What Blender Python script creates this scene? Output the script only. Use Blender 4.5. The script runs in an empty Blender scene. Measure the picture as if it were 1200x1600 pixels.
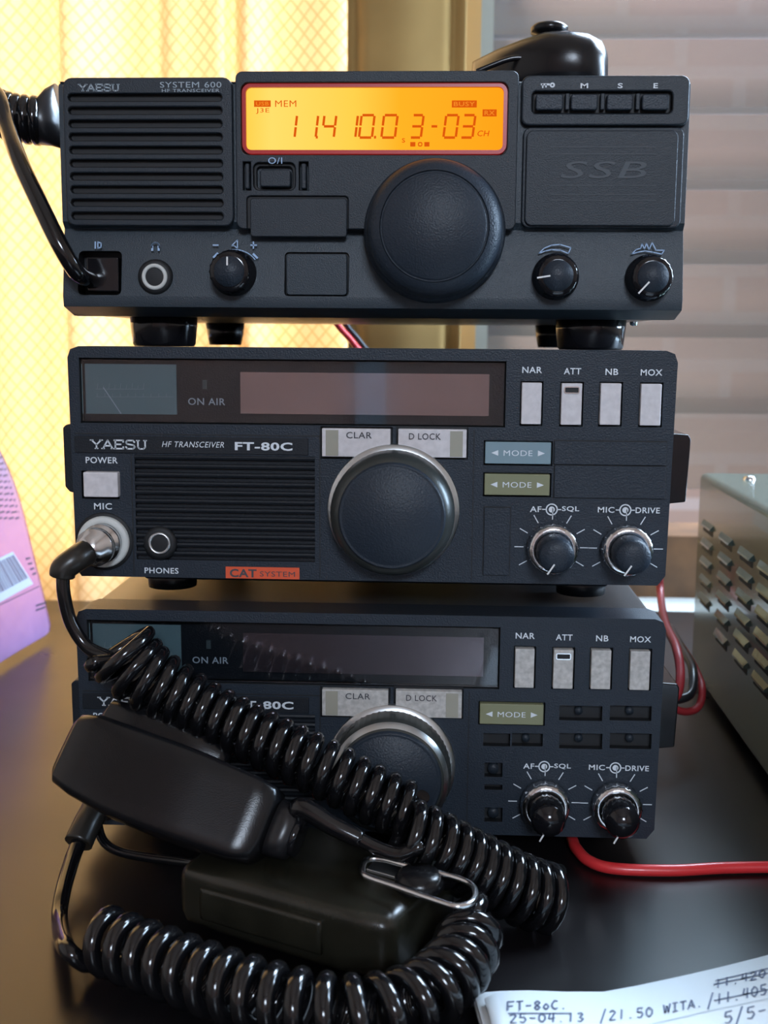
import bpy, bmesh, math, random
from mathutils import Vector, Matrix
random.seed(7)
C = bpy.context.scene.collection
PI = math.pi
S = bpy.context.scene
# ------------------------------------------------------------------ camera
PITCH, YAW, ROLL, FPX, DIST, EYE = .146379, .044207, .0077872, 1815.05, .455146, .210
cy, sy, cp, sp = math.cos(YAW), math.sin(YAW), math.cos(PITCH), math.sin(PITCH)
FW = Vector((-sy*cp, cy*cp, -sp)); R0 = Vector((cy, sy, 0)); U0 = R0.cross(FW)
RT = math.cos(ROLL)*R0 + math.sin(ROLL)*U0; UP = -math.sin(ROLL)*R0 + math.cos(ROLL)*U0
EYEP = Vector((0, -DIST, EYE))
cam_d = bpy.data.cameras.new('camera'); cam = bpy.data.objects.new('camera', cam_d); C.objects.link(cam)
m = Matrix((RT, UP, -FW)).transposed().to_4x4(); m.translation = EYEP
cam.matrix_world = m
cam_d.sensor_fit = 'VERTICAL'; cam_d.sensor_height = 24; cam_d.lens = FPX/1600*24; cam_d.clip_start = .01
cam_d.dof.use_dof = True; cam_d.dof.focus_distance = .46; cam_d.dof.aperture_fstop = 11
S.camera = cam

def ray(px, py): return FW + RT*((px-600)/FPX) - UP*((py-800)/FPX)
def at(px, py, Y=0.0):           # point seen at a pixel of the photograph on the plane y = Y
    d = ray(px, py); t = (Y-EYEP.y)/d.y; return EYEP + d*t
def onz(px, py, z):              # ... on the level z
    d = ray(px, py); t = (z-EYEP.z)/d.z; return EYEP + d*t
def tz(px, py, z): p = onz(px, py, z); return Vector((p.x, p.y, z))
def onx(px, py, x):
    d = ray(px, py); t = (x-EYEP.x)/d.x; return EYEP + d*t

ORG = Vector((0, 0, 0)); DZ = 0.0      # DZ: lift applied to photograph readings of the lower unit
def P(px, py, Y=0.0):
    p = at(px, py, Y); return (p.x, p.z+DZ)
def RC(x0, y0, x1, y1, Y=0.0):   # upright rectangle on plane Y -> X0,X1,Z0,Z1
    a, b, c, d = P(x0, y0, Y), P(x1, y0, Y), P(x0, y1, Y), P(x1, y1, Y)
    return ((a[0]+c[0])/2, (b[0]+d[0])/2, (c[1]+d[1])/2, (a[1]+b[1])/2)

# ------------------------------------------------------------------ materials
MATS = {}
def nt(mname):
    mt = bpy.data.materials.new(mname); mt.use_nodes = True; t = mt.node_tree; t.nodes.clear()
    o = t.nodes.new('ShaderNodeOutputMaterial'); MATS[mname] = mt
    return mt, t, o
def N(t, kind, **kw):
    n = t.nodes.new(kind)
    for k, v in kw.items():
        if k in n.inputs.keys() if isinstance(k, str) else False: n.inputs[k].default_value = v
        else: setattr(n, k, v)
    return n
def pbr(mname, col, rough=.5, metal=0, bump=0, bscale=900, var=0, spec=.5, coat=0, trans=0, ior=None, vscale=60, emit=None, est=0):
    mt, t, o = nt(mname)
    b = t.nodes.new('ShaderNodeBsdfPrincipled'); I = b.inputs
    I['Base Color'].default_value = (*col, 1); I['Roughness'].default_value = rough; I['Metallic'].default_value = metal
    I['Specular IOR Level'].default_value = spec; I['Coat Weight'].default_value = coat; I['Transmission Weight'].default_value = trans
    if ior: I['IOR'].default_value = ior
    if emit: I['Emission Color'].default_value = (*emit, 1); I['Emission Strength'].default_value = est
    tc = t.nodes.new('ShaderNodeTexCoord')
    if bump:
        nz = N(t, 'ShaderNodeTexNoise'); nz.inputs['Scale'].default_value = bscale; nz.inputs['Detail'].default_value = 2
        t.links.new(tc.outputs['Object'], nz.inputs['Vector'])
        bp = t.nodes.new('ShaderNodeBump'); bp.inputs['Strength'].default_value = bump; bp.inputs['Distance'].default_value = .0004
        t.links.new(nz.outputs['Fac'], bp.inputs['Height']); t.links.new(bp.outputs['Normal'], I['Normal'])
    if var:
        nz = N(t, 'ShaderNodeTexNoise'); nz.inputs['Scale'].default_value = vscale; nz.inputs['Detail'].default_value = 5
        t.links.new(tc.outputs['Object'], nz.inputs['Vector'])
        r = t.nodes.new('ShaderNodeValToRGB')
        r.color_ramp.elements[0].position = .35; r.color_ramp.elements[1].position = .7
        r.color_ramp.elements[0].color = (*[c*(1-var) for c in col], 1); r.color_ramp.elements[1].color = (*[min(1, c*(1+var)) for c in col], 1)
        t.links.new(nz.outputs['Fac'], r.inputs['Fac']); t.links.new(r.outputs['Color'], I['Base Color'])
    t.links.new(b.outputs[0], o.inputs[0]); return mt
pbr('panel', (.020, .028, .040), .42, bump=.5, bscale=1500, spec=.3)
pbr('panel_dark', (.010, .013, .018), .5, bump=.3, bscale=1500, spec=.3)
pbr('slot', (.006, .007, .009), .6)
pbr('case', (.03, .036, .042), .28, bump=.3, bscale=2500)
pbr('textured', (.018, .025, .034), .40, bump=.35, bscale=2600, spec=.32)
pbr('textured_low', (.026, .038, .050), .38, bump=.35, bscale=2600, spec=.35)
pbr('rubber', (.012, .012, .014), .3)
pbr('gloss_black', (.008, .008, .010), .12)
pbr('cable', (.005, .005, .006), .14, coat=.2)
pbr('cable_sheath', (.02, .017, .014), .32)
pbr('mic_black', (.006, .006, .007), .22, bump=.12, bscale=2500, spec=.38)
pbr('mic_olive', (.016, .015, .010), .26, bump=.15, var=.25, bscale=2500)
pbr('chrome', (.72, .74, .76), .18, 1)
pbr('satin', (.62, .66, .68), .32, 1, var=.08)
pbr('dial_side', (.05, .055, .052), .28, .3)
pbr('white_btn', (.66, .64, .66), .5, var=.08, vscale=400)
pbr('dim_btn', (.50, .49, .47), .5, var=.18, vscale=500)  # darker copy for the lower radio, its dimmer light put into the colour
pbr('tan', (.34, .33, .27), .5)
pbr('mode_blue', (.20, .30, .35), .45)
pbr('mode_green', (.22, .23, .13), .45)
pbr('ink', (.72, .78, .84), .6)
pbr('ink_dim', (.35, .42, .48), .6)
pbr('ink_faint', (.030, .040, .052), .5)
pbr('ink_blue', (.38, .55, .80), .6)
pbr('ink_dark', (.06, .06, .07), .6)
pbr('badge', (.75, .10, .035), .5)
pbr('meter_face', (.24, .36, .37), .35)
pbr('meter_ink', (.42, .5, .5), .5)
pbr('lcd_off', (.80, .58, .54), .09, .8)
pbr('lcd_dark_reflection', (.30, .23, .25), .09, .8)  # darker copy of the unlit readout; lower unit's dark reflection put into colour
pbr('lamp_lens', (.10, .13, .13), .3)
pbr('red_wire', (.72, .035, .04), .35, coat=.2)
pbr('psu', (.13, .18, .15), .20, .35, bump=.1, coat=.3)
pbr('psu_hole', (.01, .012, .012), .6)
pbr('wood_brown', (.14, .065, .025), .5, var=.3, vscale=30)
pbr('sill', (.6, .62, .6), .5)
pbr('plaster', (.50, .40, .33), .7, var=.06, vscale=8)
pbr('plain_cloth', (.38, .24, .08), .9, var=.08, vscale=20)
pbr('pier', (.45, .30, .12), .8)
pbr('rear_plaster', (.66, .45, .38), .7, var=.1, vscale=8)
pbr('floor_tile', (.3, .27, .24), .4)
pbr('board_paint', (.62, .74, .88), .4)
pbr('paper', (.74, .80, .84), .65)
pbr('pen', (.10, .13, .22), .6)
pbr('rule', (.42, .48, .52), .6)
pbr('label_white', (.36, .42, .52), .4)
pbr('bag_print', (.05, .04, .09), .4)
pbr('pointer', (.8, .82, .82), .5)
pbr('louvre_frame', (.2, .22, .22), .5)
pbr('connector', (.55, .55, .52), .3, .8)
pbr('shaded_red', (.30, .02, .025), .45)  # darker copy of the red wire; shade beside the stack put into colour
# desk
mt, t, o = nt('desk')
b = t.nodes.new('ShaderNodeBsdfPrincipled'); tc = t.nodes.new('ShaderNodeTexCoord')
b.inputs['Base Color'].default_value = (.006, .005, .006, 1); b.inputs['Roughness'].default_value = .26; b.inputs['Specular IOR Level'].default_value = .45
nz = N(t, 'ShaderNodeTexNoise'); nz.inputs['Scale'].default_value = 14; nz.inputs['Detail'].default_value = 8
t.links.new(tc.outputs['Object'], nz.inputs['Vector'])
mr = t.nodes.new('ShaderNodeMapRange'); mr.inputs['To Min'].default_value = .22; mr.inputs['To Max'].default_value = .38
t.links.new(nz.outputs['Fac'], mr.inputs['Value']); t.links.new(mr.outputs[0], b.inputs['Roughness']); t.links.new(b.outputs[0], o.inputs[0])
# smoked window
mt, t, o = nt('smoked')
tr = t.nodes.new('ShaderNodeBsdfTransparent'); tr.inputs[0].default_value = (.76, .78, .80, 1)
gl = t.nodes.new('ShaderNodeBsdfGlossy'); gl.inputs['Roughness'].default_value = .02; gl.inputs[0].default_value = (1, 1, 1, 1)
fr = t.nodes.new('ShaderNodeFresnel'); fr.inputs[0].default_value = 1.5
mx = t.nodes.new('ShaderNodeMixShader'); t.links.new(fr.outputs[0], mx.inputs[0]); t.links.new(tr.outputs[0], mx.inputs[1]); t.links.new(gl.outputs[0], mx.inputs[2]); t.links.new(mx.outputs[0], o.inputs[0])
# louvre blade: dusty greenish glass
mt, t, o = nt('louvre_glass')
tr = t.nodes.new('ShaderNodeBsdfTransparent'); tr.inputs[0].default_value = (.66, .78, .77, 1)
tl = t.nodes.new('ShaderNodeBsdfTranslucent'); tl.inputs[0].default_value = (.38, .27, .27, 1)
gl = t.nodes.new('ShaderNodeBsdfGlossy'); gl.inputs['Roughness'].default_value = .15
m1 = t.nodes.new('ShaderNodeMixShader'); m2 = t.nodes.new('ShaderNodeMixShader')
tc = t.nodes.new('ShaderNodeTexCoord'); nz = N(t, 'ShaderNodeTexNoise'); nz.inputs['Scale'].default_value = 9; nz.inputs['Detail'].default_value = 6
mr = t.nodes.new('ShaderNodeMapRange'); mr.inputs['To Min'].default_value = .25; mr.inputs['To Max'].default_value = .55
t.links.new(tc.outputs['Object'], nz.inputs['Vector']); t.links.new(nz.outputs['Fac'], mr.inputs['Value']); t.links.new(mr.outputs[0], m1.inputs[0])
m2.inputs[0].default_value = .06
t.links.new(tr.outputs[0], m1.inputs[1]); t.links.new(tl.outputs[0], m1.inputs[2]); t.links.new(m1.outputs[0], m2.inputs[1]); t.links.new(gl.outputs[0], m2.inputs[2]); t.links.new(m2.outputs[0], o.inputs[0])
# brick
mt, t, o = nt('brick')
b = t.nodes.new('ShaderNodeBsdfPrincipled'); b.inputs['Roughness'].default_value = .9; tc = t.nodes.new('ShaderNodeTexCoord')
mp = t.nodes.new('ShaderNodeMapping'); mp.inputs['Rotation'].default_value = (PI/2, 0, 0)
br = t.nodes.new('ShaderNodeTexBrick'); br.inputs['Color1'].default_value = (.46, .33, .29, 1); br.inputs['Color2'].default_value = (.54, .42, .38, 1)
br.inputs['Mortar'].default_value = (.58, .50, .50, 1); br.inputs['Scale'].default_value = 1; br.inputs['Brick Width'].default_value = .21; br.inputs['Row Height'].default_value = .085; br.inputs['Mortar Size'].default_value = .012
t.links.new(tc.outputs['Object'], mp.inputs[0]); t.links.new(mp.outputs[0], br.inputs['Vector']); t.links.new(br.outputs['Color'], b.inputs['Base Color']); t.links.new(b.outputs[0], o.inputs[0])
# curtain: thin cloth with a diamond lattice woven in
mt, t, o = nt('curtain')
uv = t.nodes.new('ShaderNodeUVMap'); uv.uv_map = 'UVMap'
sx = t.nodes.new('ShaderNodeSeparateXYZ'); t.links.new(uv.outputs[0], sx.inputs[0])
def M_(op, a, b_=None, c_=None):
    n = t.nodes.new('ShaderNodeMath'); n.operation = op
    for i, v in enumerate((a, b_, c_)):
        if v is None: continue
        if isinstance(v, (int, float)): n.inputs[i].default_value = v
        else: t.links.new(v, n.inputs[i])
    return n.outputs[0]
u = M_('MULTIPLY', sx.outputs[0], 86.); v = M_('MULTIPLY', sx.outputs[1], 76.)
def line(s): return M_('LESS_THAN', M_('ABSOLUTE', M_('SUBTRACT', M_('FRACT', s), .5)), .085)
ln = M_('MAXIMUM', line(M_('ADD', u, v)), line(M_('SUBTRACT', u, v)))
cm = t.nodes.new('ShaderNodeMix'); cm.data_type = 'RGBA'
cm.inputs[6].default_value = (.94, .79, .56, 1); cm.inputs[7].default_value = (.80, .64, .38, 1); t.links.new(ln, cm.inputs[0])
df = t.nodes.new('ShaderNodeBsdfDiffuse'); tl = t.nodes.new('ShaderNodeBsdfTranslucent')
t.links.new(cm.outputs[2], df.inputs[0]); t.links.new(cm.outputs[2], tl.inputs[0])
mx = t.nodes.new('ShaderNodeMixShader'); mx.inputs[0].default_value = .5
t.links.new(df.outputs[0], mx.inputs[1]); t.links.new(tl.outputs[0], mx.inputs[2]); t.links.new(mx.outputs[0], o.inputs[0])
# backlit amber display: lamp sits left of centre, so the glow is yellower there
mt, t, o = nt('amber')
tc = t.nodes.new('ShaderNodeTexCoord'); sx = t.nodes.new('ShaderNodeSeparateXYZ'); t.links.new(tc.outputs['Generated'], sx.inputs[0])
rp = t.nodes.new('ShaderNodeValToRGB'); e = rp.color_ramp.elements
e[0].position = 0; e[0].color = (1.0, .52, .06, 1); e[1].position = 1; e[1].color = (1.0, .30, .008, 1)
k = e.new(.10); k.color = (1.0, .60, .12, 1); k = e.new(.42); k.color = (1.0, .52, .06, 1); k = e.new(.6); k.color = (1., .37, .015, 1)
em = t.nodes.new('ShaderNodeEmission'); em.inputs[1].default_value = 1.25
t.links.new(sx.outputs[0], rp.inputs[0]); t.links.new(rp.outputs[0], em.inputs[0]); t.links.new(em.outputs[0], o.inputs[0])
def emis(n_, col, s_):
    mt, t, o = nt(n_); em = t.nodes.new('ShaderNodeEmission'); em.inputs[0].default_value = (*col, 1); em.inputs[1].default_value = s_; t.links.new(em.outputs[0], o.inputs[0])
emis('segment', (.72, .10, .004), 1.0); emis('segment_faint', (.95, .27, .02), 1.0)
pbr('red_glow_rim', (.20, .01, .01), .3, emit=(.5, .01, .008), est=.35)  # red spill of the display backlight, put into an emissive rim
# foil bag: lilac and pink print
mt, t, o = nt('bag')
b = t.nodes.new('ShaderNodeBsdfPrincipled'); b.inputs['Roughness'].default_value = .24
tc = t.nodes.new('ShaderNodeTexCoord'); sx = t.nodes.new('ShaderNodeSeparateXYZ'); t.links.new(tc.outputs['Generated'], sx.inputs[0])
rp = t.nodes.new('ShaderNodeValToRGB'); e = rp.color_ramp.elements
e[0].position = 0; e[0].color = (.24, .14, .29, 1); e[1].position = 1; e[1].color = (.30, .26, .38, 1)
k = e.new(.28); k.color = (.43, .18, .29, 1); k = e.new(.55); k.color = (.41, .19, .30, 1); k = e.new(.75); k.color = (.27, .20, .32, 1)
nz = N(t, 'ShaderNodeTexNoise'); nz.inputs['Scale'].default_value = 14; nz.inputs['Detail'].default_value = 3; t.links.new(tc.outputs['Object'], nz.inputs['Vector'])
bp = t.nodes.new('ShaderNodeBump'); bp.inputs['Strength'].default_value = .6; bp.inputs['Distance'].default_value = .01
t.links.new(nz.outputs['Fac'], bp.inputs['Height']); t.links.new(bp.outputs[0], b.inputs['Normal'])
t.links.new(sx.outputs[2], rp.inputs[0]); t.links.new(rp.outputs[0], b.inputs['Base Color']); t.links.new(b.outputs[0], o.inputs[0])

# ------------------------------------------------------------------ mesh builder
class B:
    def __init__(s, *mats): s.bm = bmesh.new(); s.mats = list(mats); s.mi = 0
    def use(s, mname):
        if mname not in s.mats: s.mats.append(mname)
        s.mi = s.mats.index(mname); return s
    def v(s, p): return s.bm.verts.new(p)
    def f(s, vs, smooth=False):
        try: fc = s.bm.faces.new(vs)
        except ValueError: return None
        fc.material_index = s.mi; fc.smooth = smooth; return fc
    def box(s, x0, x1, y0, y1, z0, z1, mat=None):
        vs = [s.v((x, y, z)) for z in (z0, z1) for y in (y0, y1) for x in (x0, x1)]
        for q in ((0, 2, 3, 1), (4, 5, 7, 6), (0, 1, 5, 4), (2, 6, 7, 3), (1, 3, 7, 5), (0, 4, 6, 2)):
            s.f([vs[i] for i in q])
        if mat: bmesh.ops.transform(s.bm, matrix=mat, verts=vs)
        return s
    def prism(s, pts, y0, y1, smooth=False):       # (x,z) outline from y0 (front) to y1
        a = [s.v((x, y0, z)) for x, z in pts]; b = [s.v((x, y1, z)) for x, z in pts]; n = len(pts)
        s.f(a); s.f(b[::-1])
        for i in range(n): s.f([a[i], b[i], b[(i+1) % n], a[(i+1) % n]], smooth)
        return s
    def rrect(s, x0, x1, z0, z1, r, y0, y1, seg=5):
        pts = []
        for cx, cz, a0 in ((x1-r, z1-r, 0), (x0+r, z1-r, 90), (x0+r, z0+r, 180), (x1-r, z0+r, 270)):
            for i in range(seg+1):
                a = math.radians(a0+90*i/seg); pts.append((cx+r*math.cos(a), cz+r*math.sin(a)))
        return s.prism(pts, y0, y1)
    def frame(s, x0, x1, z0, z1, w, r, y0, y1, seg=5):   # rounded ring, border width w outward
        def loop(g, Y):
            out = []
            for cx, cz, a0 in ((x1-r, z1-r, 0), (x0+r, z1-r, 90), (x0+r, z0+r, 180), (x1-r, z0+r, 270)):
                for i in range(seg+1):
                    a = math.radians(a0+90*i/seg); out.append(s.v((cx+(r+g)*math.cos(a), Y, cz+(r+g)*math.sin(a))))
            return out
        L = [loop(0, y1), loop(0, y0), loop(w, y0), loop(w, y1)]; n = len(L[0])
        for j in range(4):
            a, b = L[j], L[(j+1) % 4]
            for i in range(n): s.f([a[i], a[(i+1) % n], b[(i+1) % n], b[i]])
        return s
    def lathe(s, prof, cx, cz, seg=48, flute=0, amp=0, fl=(), tilt=None, smooth=True):   # profile (r, y) around the Y axis
        rings = []
        for k, (r, y) in enumerate(prof):
            if r < 1e-6: rings.append([s.v((cx, y, cz))]); continue
            rg = []
            for i in range(seg):
                a = 2*PI*i/seg; rr = r + (amp*(.5+.5*math.cos(flute*a)) if k in fl else 0)
                rg.append(s.v((cx+rr*math.cos(a), y, cz+rr*math.sin(a))))
            rings.append(rg)
        for A, Bq in zip(rings, rings[1:]):
            for i in range(seg):
                j = (i+1) % seg
                if len(A) == 1: s.f([A[0], Bq[j], Bq[i]], smooth)
                elif len(Bq) == 1: s.f([A[i], A[j], Bq[0]], smooth)
                else: s.f([A[i], A[j], Bq[j], Bq[i]], smooth)
        return s
    def tube(s, pts, r, seg=10, closed=False, cap=True):
        pts = [Vector(p) for p in pts]; n = len(pts)
        rad = r if callable(r) else (lambda u_: r)
        rings = []; nrm = None
        for i, p in enumerate(pts):
            if closed: tg = (pts[(i+1) % n]-pts[i-1]).normalized()
            else: tg = (pts[min(i+1, n-1)]-pts[max(i-1, 0)]).normalized()
            if nrm is None: nrm = tg.orthogonal().normalized()
            nrm = (nrm - tg*nrm.dot(tg)).normalized(); bn = tg.cross(nrm)
            rr = rad(i/(n-1))
            rings.append([s.v(p+rr*(math.cos(2*PI*k/seg)*nrm+math.sin(2*PI*k/seg)*bn)) for k in range(seg)])
        rg = list(zip(rings, rings[1:]))
        if closed: rg.append((rings[-1], rings[0]))
        for a, b in rg:
            for k in range(seg): s.f([a[k], a[(k+1) % seg], b[(k+1) % seg], b[k]], True)
        if cap and not closed: s.f(rings[0][::-1]); s.f(rings[-1])
        return s
    def loft(s, secs, seg=32):     # (centre, u axis, v axis, half u, half v, squareness)
        rings = []
        for c, ua, va, hu, hv, q in secs:
            c = Vector(c); rg = []
            for k in range(seg):
                a = 2*PI*k/seg; ca, sa = math.cos(a), math.sin(a)
                x = math.copysign(abs(ca)**(2/q), ca)*hu; y = math.copysign(abs(sa)**(2/q), sa)*hv
                rg.append(s.v(c+ua*x+va*y))
            rings.append(rg)
        for a, b in zip(rings, rings[1:]):
            for k in range(seg): s.f([a[k], a[(k+1) % seg], b[(k+1) % seg], b[k]], True)
        s.f(rings[0][::-1], True); s.f(rings[-1], True)
        return s
    def stroke(s, pts, w, Y, th=.00015):      # polyline of ribbon segments on plane Y, width w
        for (xa, za), (xb, zb) in zip(pts, pts[1:]):
            d = Vector((xb-xa, zb-za)); L = d.length
            if L < 1e-7: continue
            d /= L; n = Vector((-d.y, d.x))*w/2; e_ = d*w*.3
            q = [(xa-e_.x+n.x, za-e_.y+n.y), (xa-e_.x-n.x, za-e_.y-n.y), (xb+e_.x-n.x, zb+e_.y-n.y), (xb+e_.x+n.x, zb+e_.y+n.y)]
            s.prism(q, Y-th, Y)
        return s
    def text(s, body, x0, x1, z0, z1, Y, bold=.0, shear=0, th=.00012):
        cu = bpy.data.curves.new('t', 'FONT'); cu.body = body; cu.size = 1; cu.offset = bold; cu.shear = shear; cu.resolution_u = 3; cu.space_character = 1.08
        ob = bpy.data.objects.new('t', cu); C.objects.link(ob)
        dg = bpy.context.evaluated_depsgraph_get(); me = bpy.data.meshes.new_from_object(ob.evaluated_get(dg))
        xs = [v_.co.x for v_ in me.vertices]; ys = [v_.co.y for v_ in me.vertices]
        ax, bx, ay, by = min(xs), max(xs), min(ys), max(ys)
        kx = (x1-x0)/(bx-ax); kz = (z1-z0)/(by-ay)
        vs = [s.v((x0+(v_.co.x-ax)*kx, Y-th, z0+(v_.co.y-ay)*kz)) for v_ in me.vertices]
        for p in me.polygons: s.f([vs[i] for i in p.vertices])
        bpy.data.objects.remove(ob); bpy.data.curves.remove(cu); bpy.data.meshes.remove(me)
        return s
    def tpx(s, body, a, b, c, d, Y, **k):     # text fitted to a box read off the photograph
        x0, x1, z0, z1 = RC(a, b, c, d, Y); return s.text(body, x0, x1, z0, z1, Y, **k)
    def rpx(s, a, b, c, d, y0, y1, r=None, pad=0):
        x0, x1, z0, z1 = RC(a, b, c, d, y0); x0 -= pad; x1 += pad; z0 -= pad; z1 += pad
        return s.rrect(x0, x1, z0, z1, r, y0, y1) if r else s.box(x0, x1, y0, y1, z0, z1)
    def move(s, mat): bmesh.ops.transform(s.bm, matrix=mat, verts=s.bm.verts); return s
    def build(s, name, parent=None, bevel=0, seg=2, cut=None, angle=35, subdiv=0, label=None):
        bmesh.ops.recalc_face_normals(s.bm, faces=s.bm.faces)
        bmesh.ops.translate(s.bm, vec=-ORG, verts=s.bm.verts)
        me = bpy.data.meshes.new(name); s.bm.to_mesh(me); s.bm.free()
        ob = bpy.data.objects.new(name, me); C.objects.link(ob)
        for m_ in s.mats: me.materials.append(MATS[m_])
        if cut:
            bmesh.ops.recalc_face_normals(cut.bm, faces=cut.bm.faces)
            bmesh.ops.translate(cut.bm, vec=-ORG, verts=cut.bm.verts)
            mc = bpy.data.meshes.new('c'); cut.bm.to_mesh(mc); cut.bm.free()
            for m_ in cut.mats: mc.materials.append(MATS[m_])
            oc = bpy.data.objects.new('c', mc); C.objects.link(oc)
            md = ob.modifiers.new('b', 'BOOLEAN'); md.operation = 'DIFFERENCE'; md.object = oc; md.solver = 'EXACT'; md.material_mode = 'TRANSFER'; md.use_self = True
            dg = bpy.context.evaluated_depsgraph_get(); m2_ = bpy.data.meshes.new_from_object(ob.evaluated_get(dg))
            ob.modifiers.clear(); ob.data = m2_; bpy.data.meshes.remove(me); m2_.name = name
            bpy.data.objects.remove(oc); bpy.data.meshes.remove(mc)
        if bevel:
            md = ob.modifiers.new('bevel', 'BEVEL'); md.width = bevel; md.segments = seg; md.limit_method = 'ANGLE'; md.angle_limit = math.radians(angle); md.harden_normals = True
            for p in ob.data.polygons: p.use_smooth = True
        if subdiv:
            md = ob.modifiers.new('s', 'SUBSURF'); md.levels = md.render_levels = subdiv
        if parent: ob.parent = parent
        if label: ob['label'] = label
        return ob
def thing(name, label, cat, loc=(0, 0, 0), group=None):
    global ORG
    o_ = bpy.data.objects.new(name, None); C.objects.link(o_); o_.location = loc; o_.empty_display_size = .02
    o_['label'] = label; o_['category'] = cat
    if group: o_['group'] = group
    ORG = Vector(loc); return o_
def tag(o_, label, cat, group=None):
    o_['label'] = label; o_['category'] = cat
    if group: o_['group'] = group
    return o_
def struct(o_): o_['kind'] = 'structure'; return o_
def catmull(pts, n=12):
    pts = [Vector(p) for p in pts]; q = [2*pts[0]-pts[1]]+pts+[2*pts[-1]-pts[-2]]; out = []
    for i in range(1, len(q)-2):
        a, b, c, d = q[i-1:i+3]
        for k in range(n):
            t_ = k/n; out.append(.5*((2*b)+(c-a)*t_+(2*a-5*b+4*c-d)*t_*t_+(3*b-a-3*c+d)*t_**3))
    out.append(pts[-1]); return out
def resample(pts, step):
    out = [pts[0]]; acc = 0
    for a, b in zip(pts, pts[1:]):
        L = (b-a).length; s_ = step-acc
        while s_ <= L: out.append(a+(b-a)*(s_/L)); s_ += step
        acc = L-(s_-step)
    return out
def helix(path, R, turns, phase=0, per=18, nrm0=None, taper=(0, 0)):   # coil around a centre path
    path = resample(catmull(path, 16), .0005); n = len(path); tot = int(turns*per); out = []
    nr = []; nv = nrm0
    for i in range(n):
        tg = (path[min(i+1, n-1)]-path[max(i-1, 0)]).normalized()
        if nv is None: nv = tg.orthogonal()
        nv = (nv-tg*nv.dot(tg)).normalized(); nr.append((nv.copy(), tg.cross(nv)))
    for k in range(tot+1):
        f_ = k/tot*(n-1); i = min(int(f_), n-2); fr_ = f_-i
        c = path[i].lerp(path[i+1], fr_); a = phase+2*PI*k/per; u_ = k/tot
        r_ = R(u_) if callable(R) else R
        out.append(c+r_*(math.cos(a)*nr[i][0]+math.sin(a)*nr[i][1]))
    return out

# ================================================================== room
zero = Vector((0, 0, 0))
def ob(b_, name, **k):
    global ORG
    ORG = zero.copy(); return b_.build(name, **k)
FZ = -.74
XL, XR, YB, YF, CZ = -1.5, 1.35, .60, -2.6, 1.9
struct(ob(B('floor_tile').box(XL, XR, YF, YB, FZ-.05, FZ), 'floor'))
struct(ob(B('plaster').box(XL, XR, YF, YB, CZ, CZ+.05), 'ceiling'))
struct(ob(B('plaster').box(XL-.08, XL, YF, YB, FZ, CZ), 'wall_left'))
# right wall with a window opening
wy0, wy1, wz0, wz1 = .0, .52, .22, .92
struct(ob(B('plaster').box(XR, XR+.08, YF, wy0, FZ, CZ).box(XR, XR+.08, wy1, YB, FZ, CZ).box(XR, XR+.08, wy0, wy1, FZ, wz0).box(XR, XR+.08, wy0, wy1, wz1, CZ), 'wall_right'))
w2 = struct(ob(B('sill').box(XR-.005, XR+.03, wy0, wy0+.03, wz0, wz1).box(XR-.005, XR+.03, wy1-.03, wy1, wz0, wz1).box(XR-.005, XR+.03, wy0, wy1, wz0, wz0+.03).box(XR-.005, XR+.03, wy0, wy1, wz1-.03, wz1).box(XR, XR+.02, .25, .27, wz0, wz1), 'window_2'))
# rear wall (behind the camera) with a high window and an added pale board
rx0, rx1, rz0, rz1 = .05, .65, .95, 1.5
struct(ob(B('rear_plaster').box(XL, rx0, YF-.08, YF, FZ, CZ).box(rx1, XR, YF-.08, YF, FZ, CZ).box(rx0, rx1, YF-.08, YF, FZ, rz0).box(rx0, rx1, YF-.08, YF, rz1, CZ), 'wall_rear'))
k6 = (2.6)/.4551+1
struct(ob(B('board_paint').box(at(556, 610, 0).x*k6, at(603, 610, 0).x*k6, YF-.01, YF+.03, FZ, 1.25), 'reflection_board_1'))  # pale board added behind the camera for the patch reflected in the display
struct(ob(B('sill').box(rx0, rx1, YF-.03, YF+.01, rz0, rz0+.03).box(rx0, rx1, YF-.03, YF+.01, rz1-.03, rz1).box(rx0, rx0+.03, YF-.03, YF+.01, rz0, rz1).box(rx1-.03, rx1, YF-.03, YF+.01, rz0, rz1).box(.34, .36, YF-.03, YF+.01, rz0, rz1), 'window_3'))
# window wall: pier between the curtained window and the louvred one
cl, cr = at(120, 500, .60).x-.6, at(548, 500, .53).x
ll = at(722, 500, .60).x+.01
lz1 = at(1190, 640, .62).z            # foot of the louvre glass
struct(ob(B('plaster').box(XL, cl, .56, .64, FZ, CZ).box(cl, cr, .56, .64, FZ, .03).box(cl, cr, .56, .64, 1.3, CZ).box(ll, XR, .56, .64, 1.3, CZ), 'wall_back'))
struct(ob(B('pier').box(cr, ll, .535, .64, FZ, CZ), 'wall_pier'))
struct(ob(B('wood_brown').box(ll, XR, .56, .64, FZ, at(1060, 838, .56).z), 'wall_below_window'))
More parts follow.
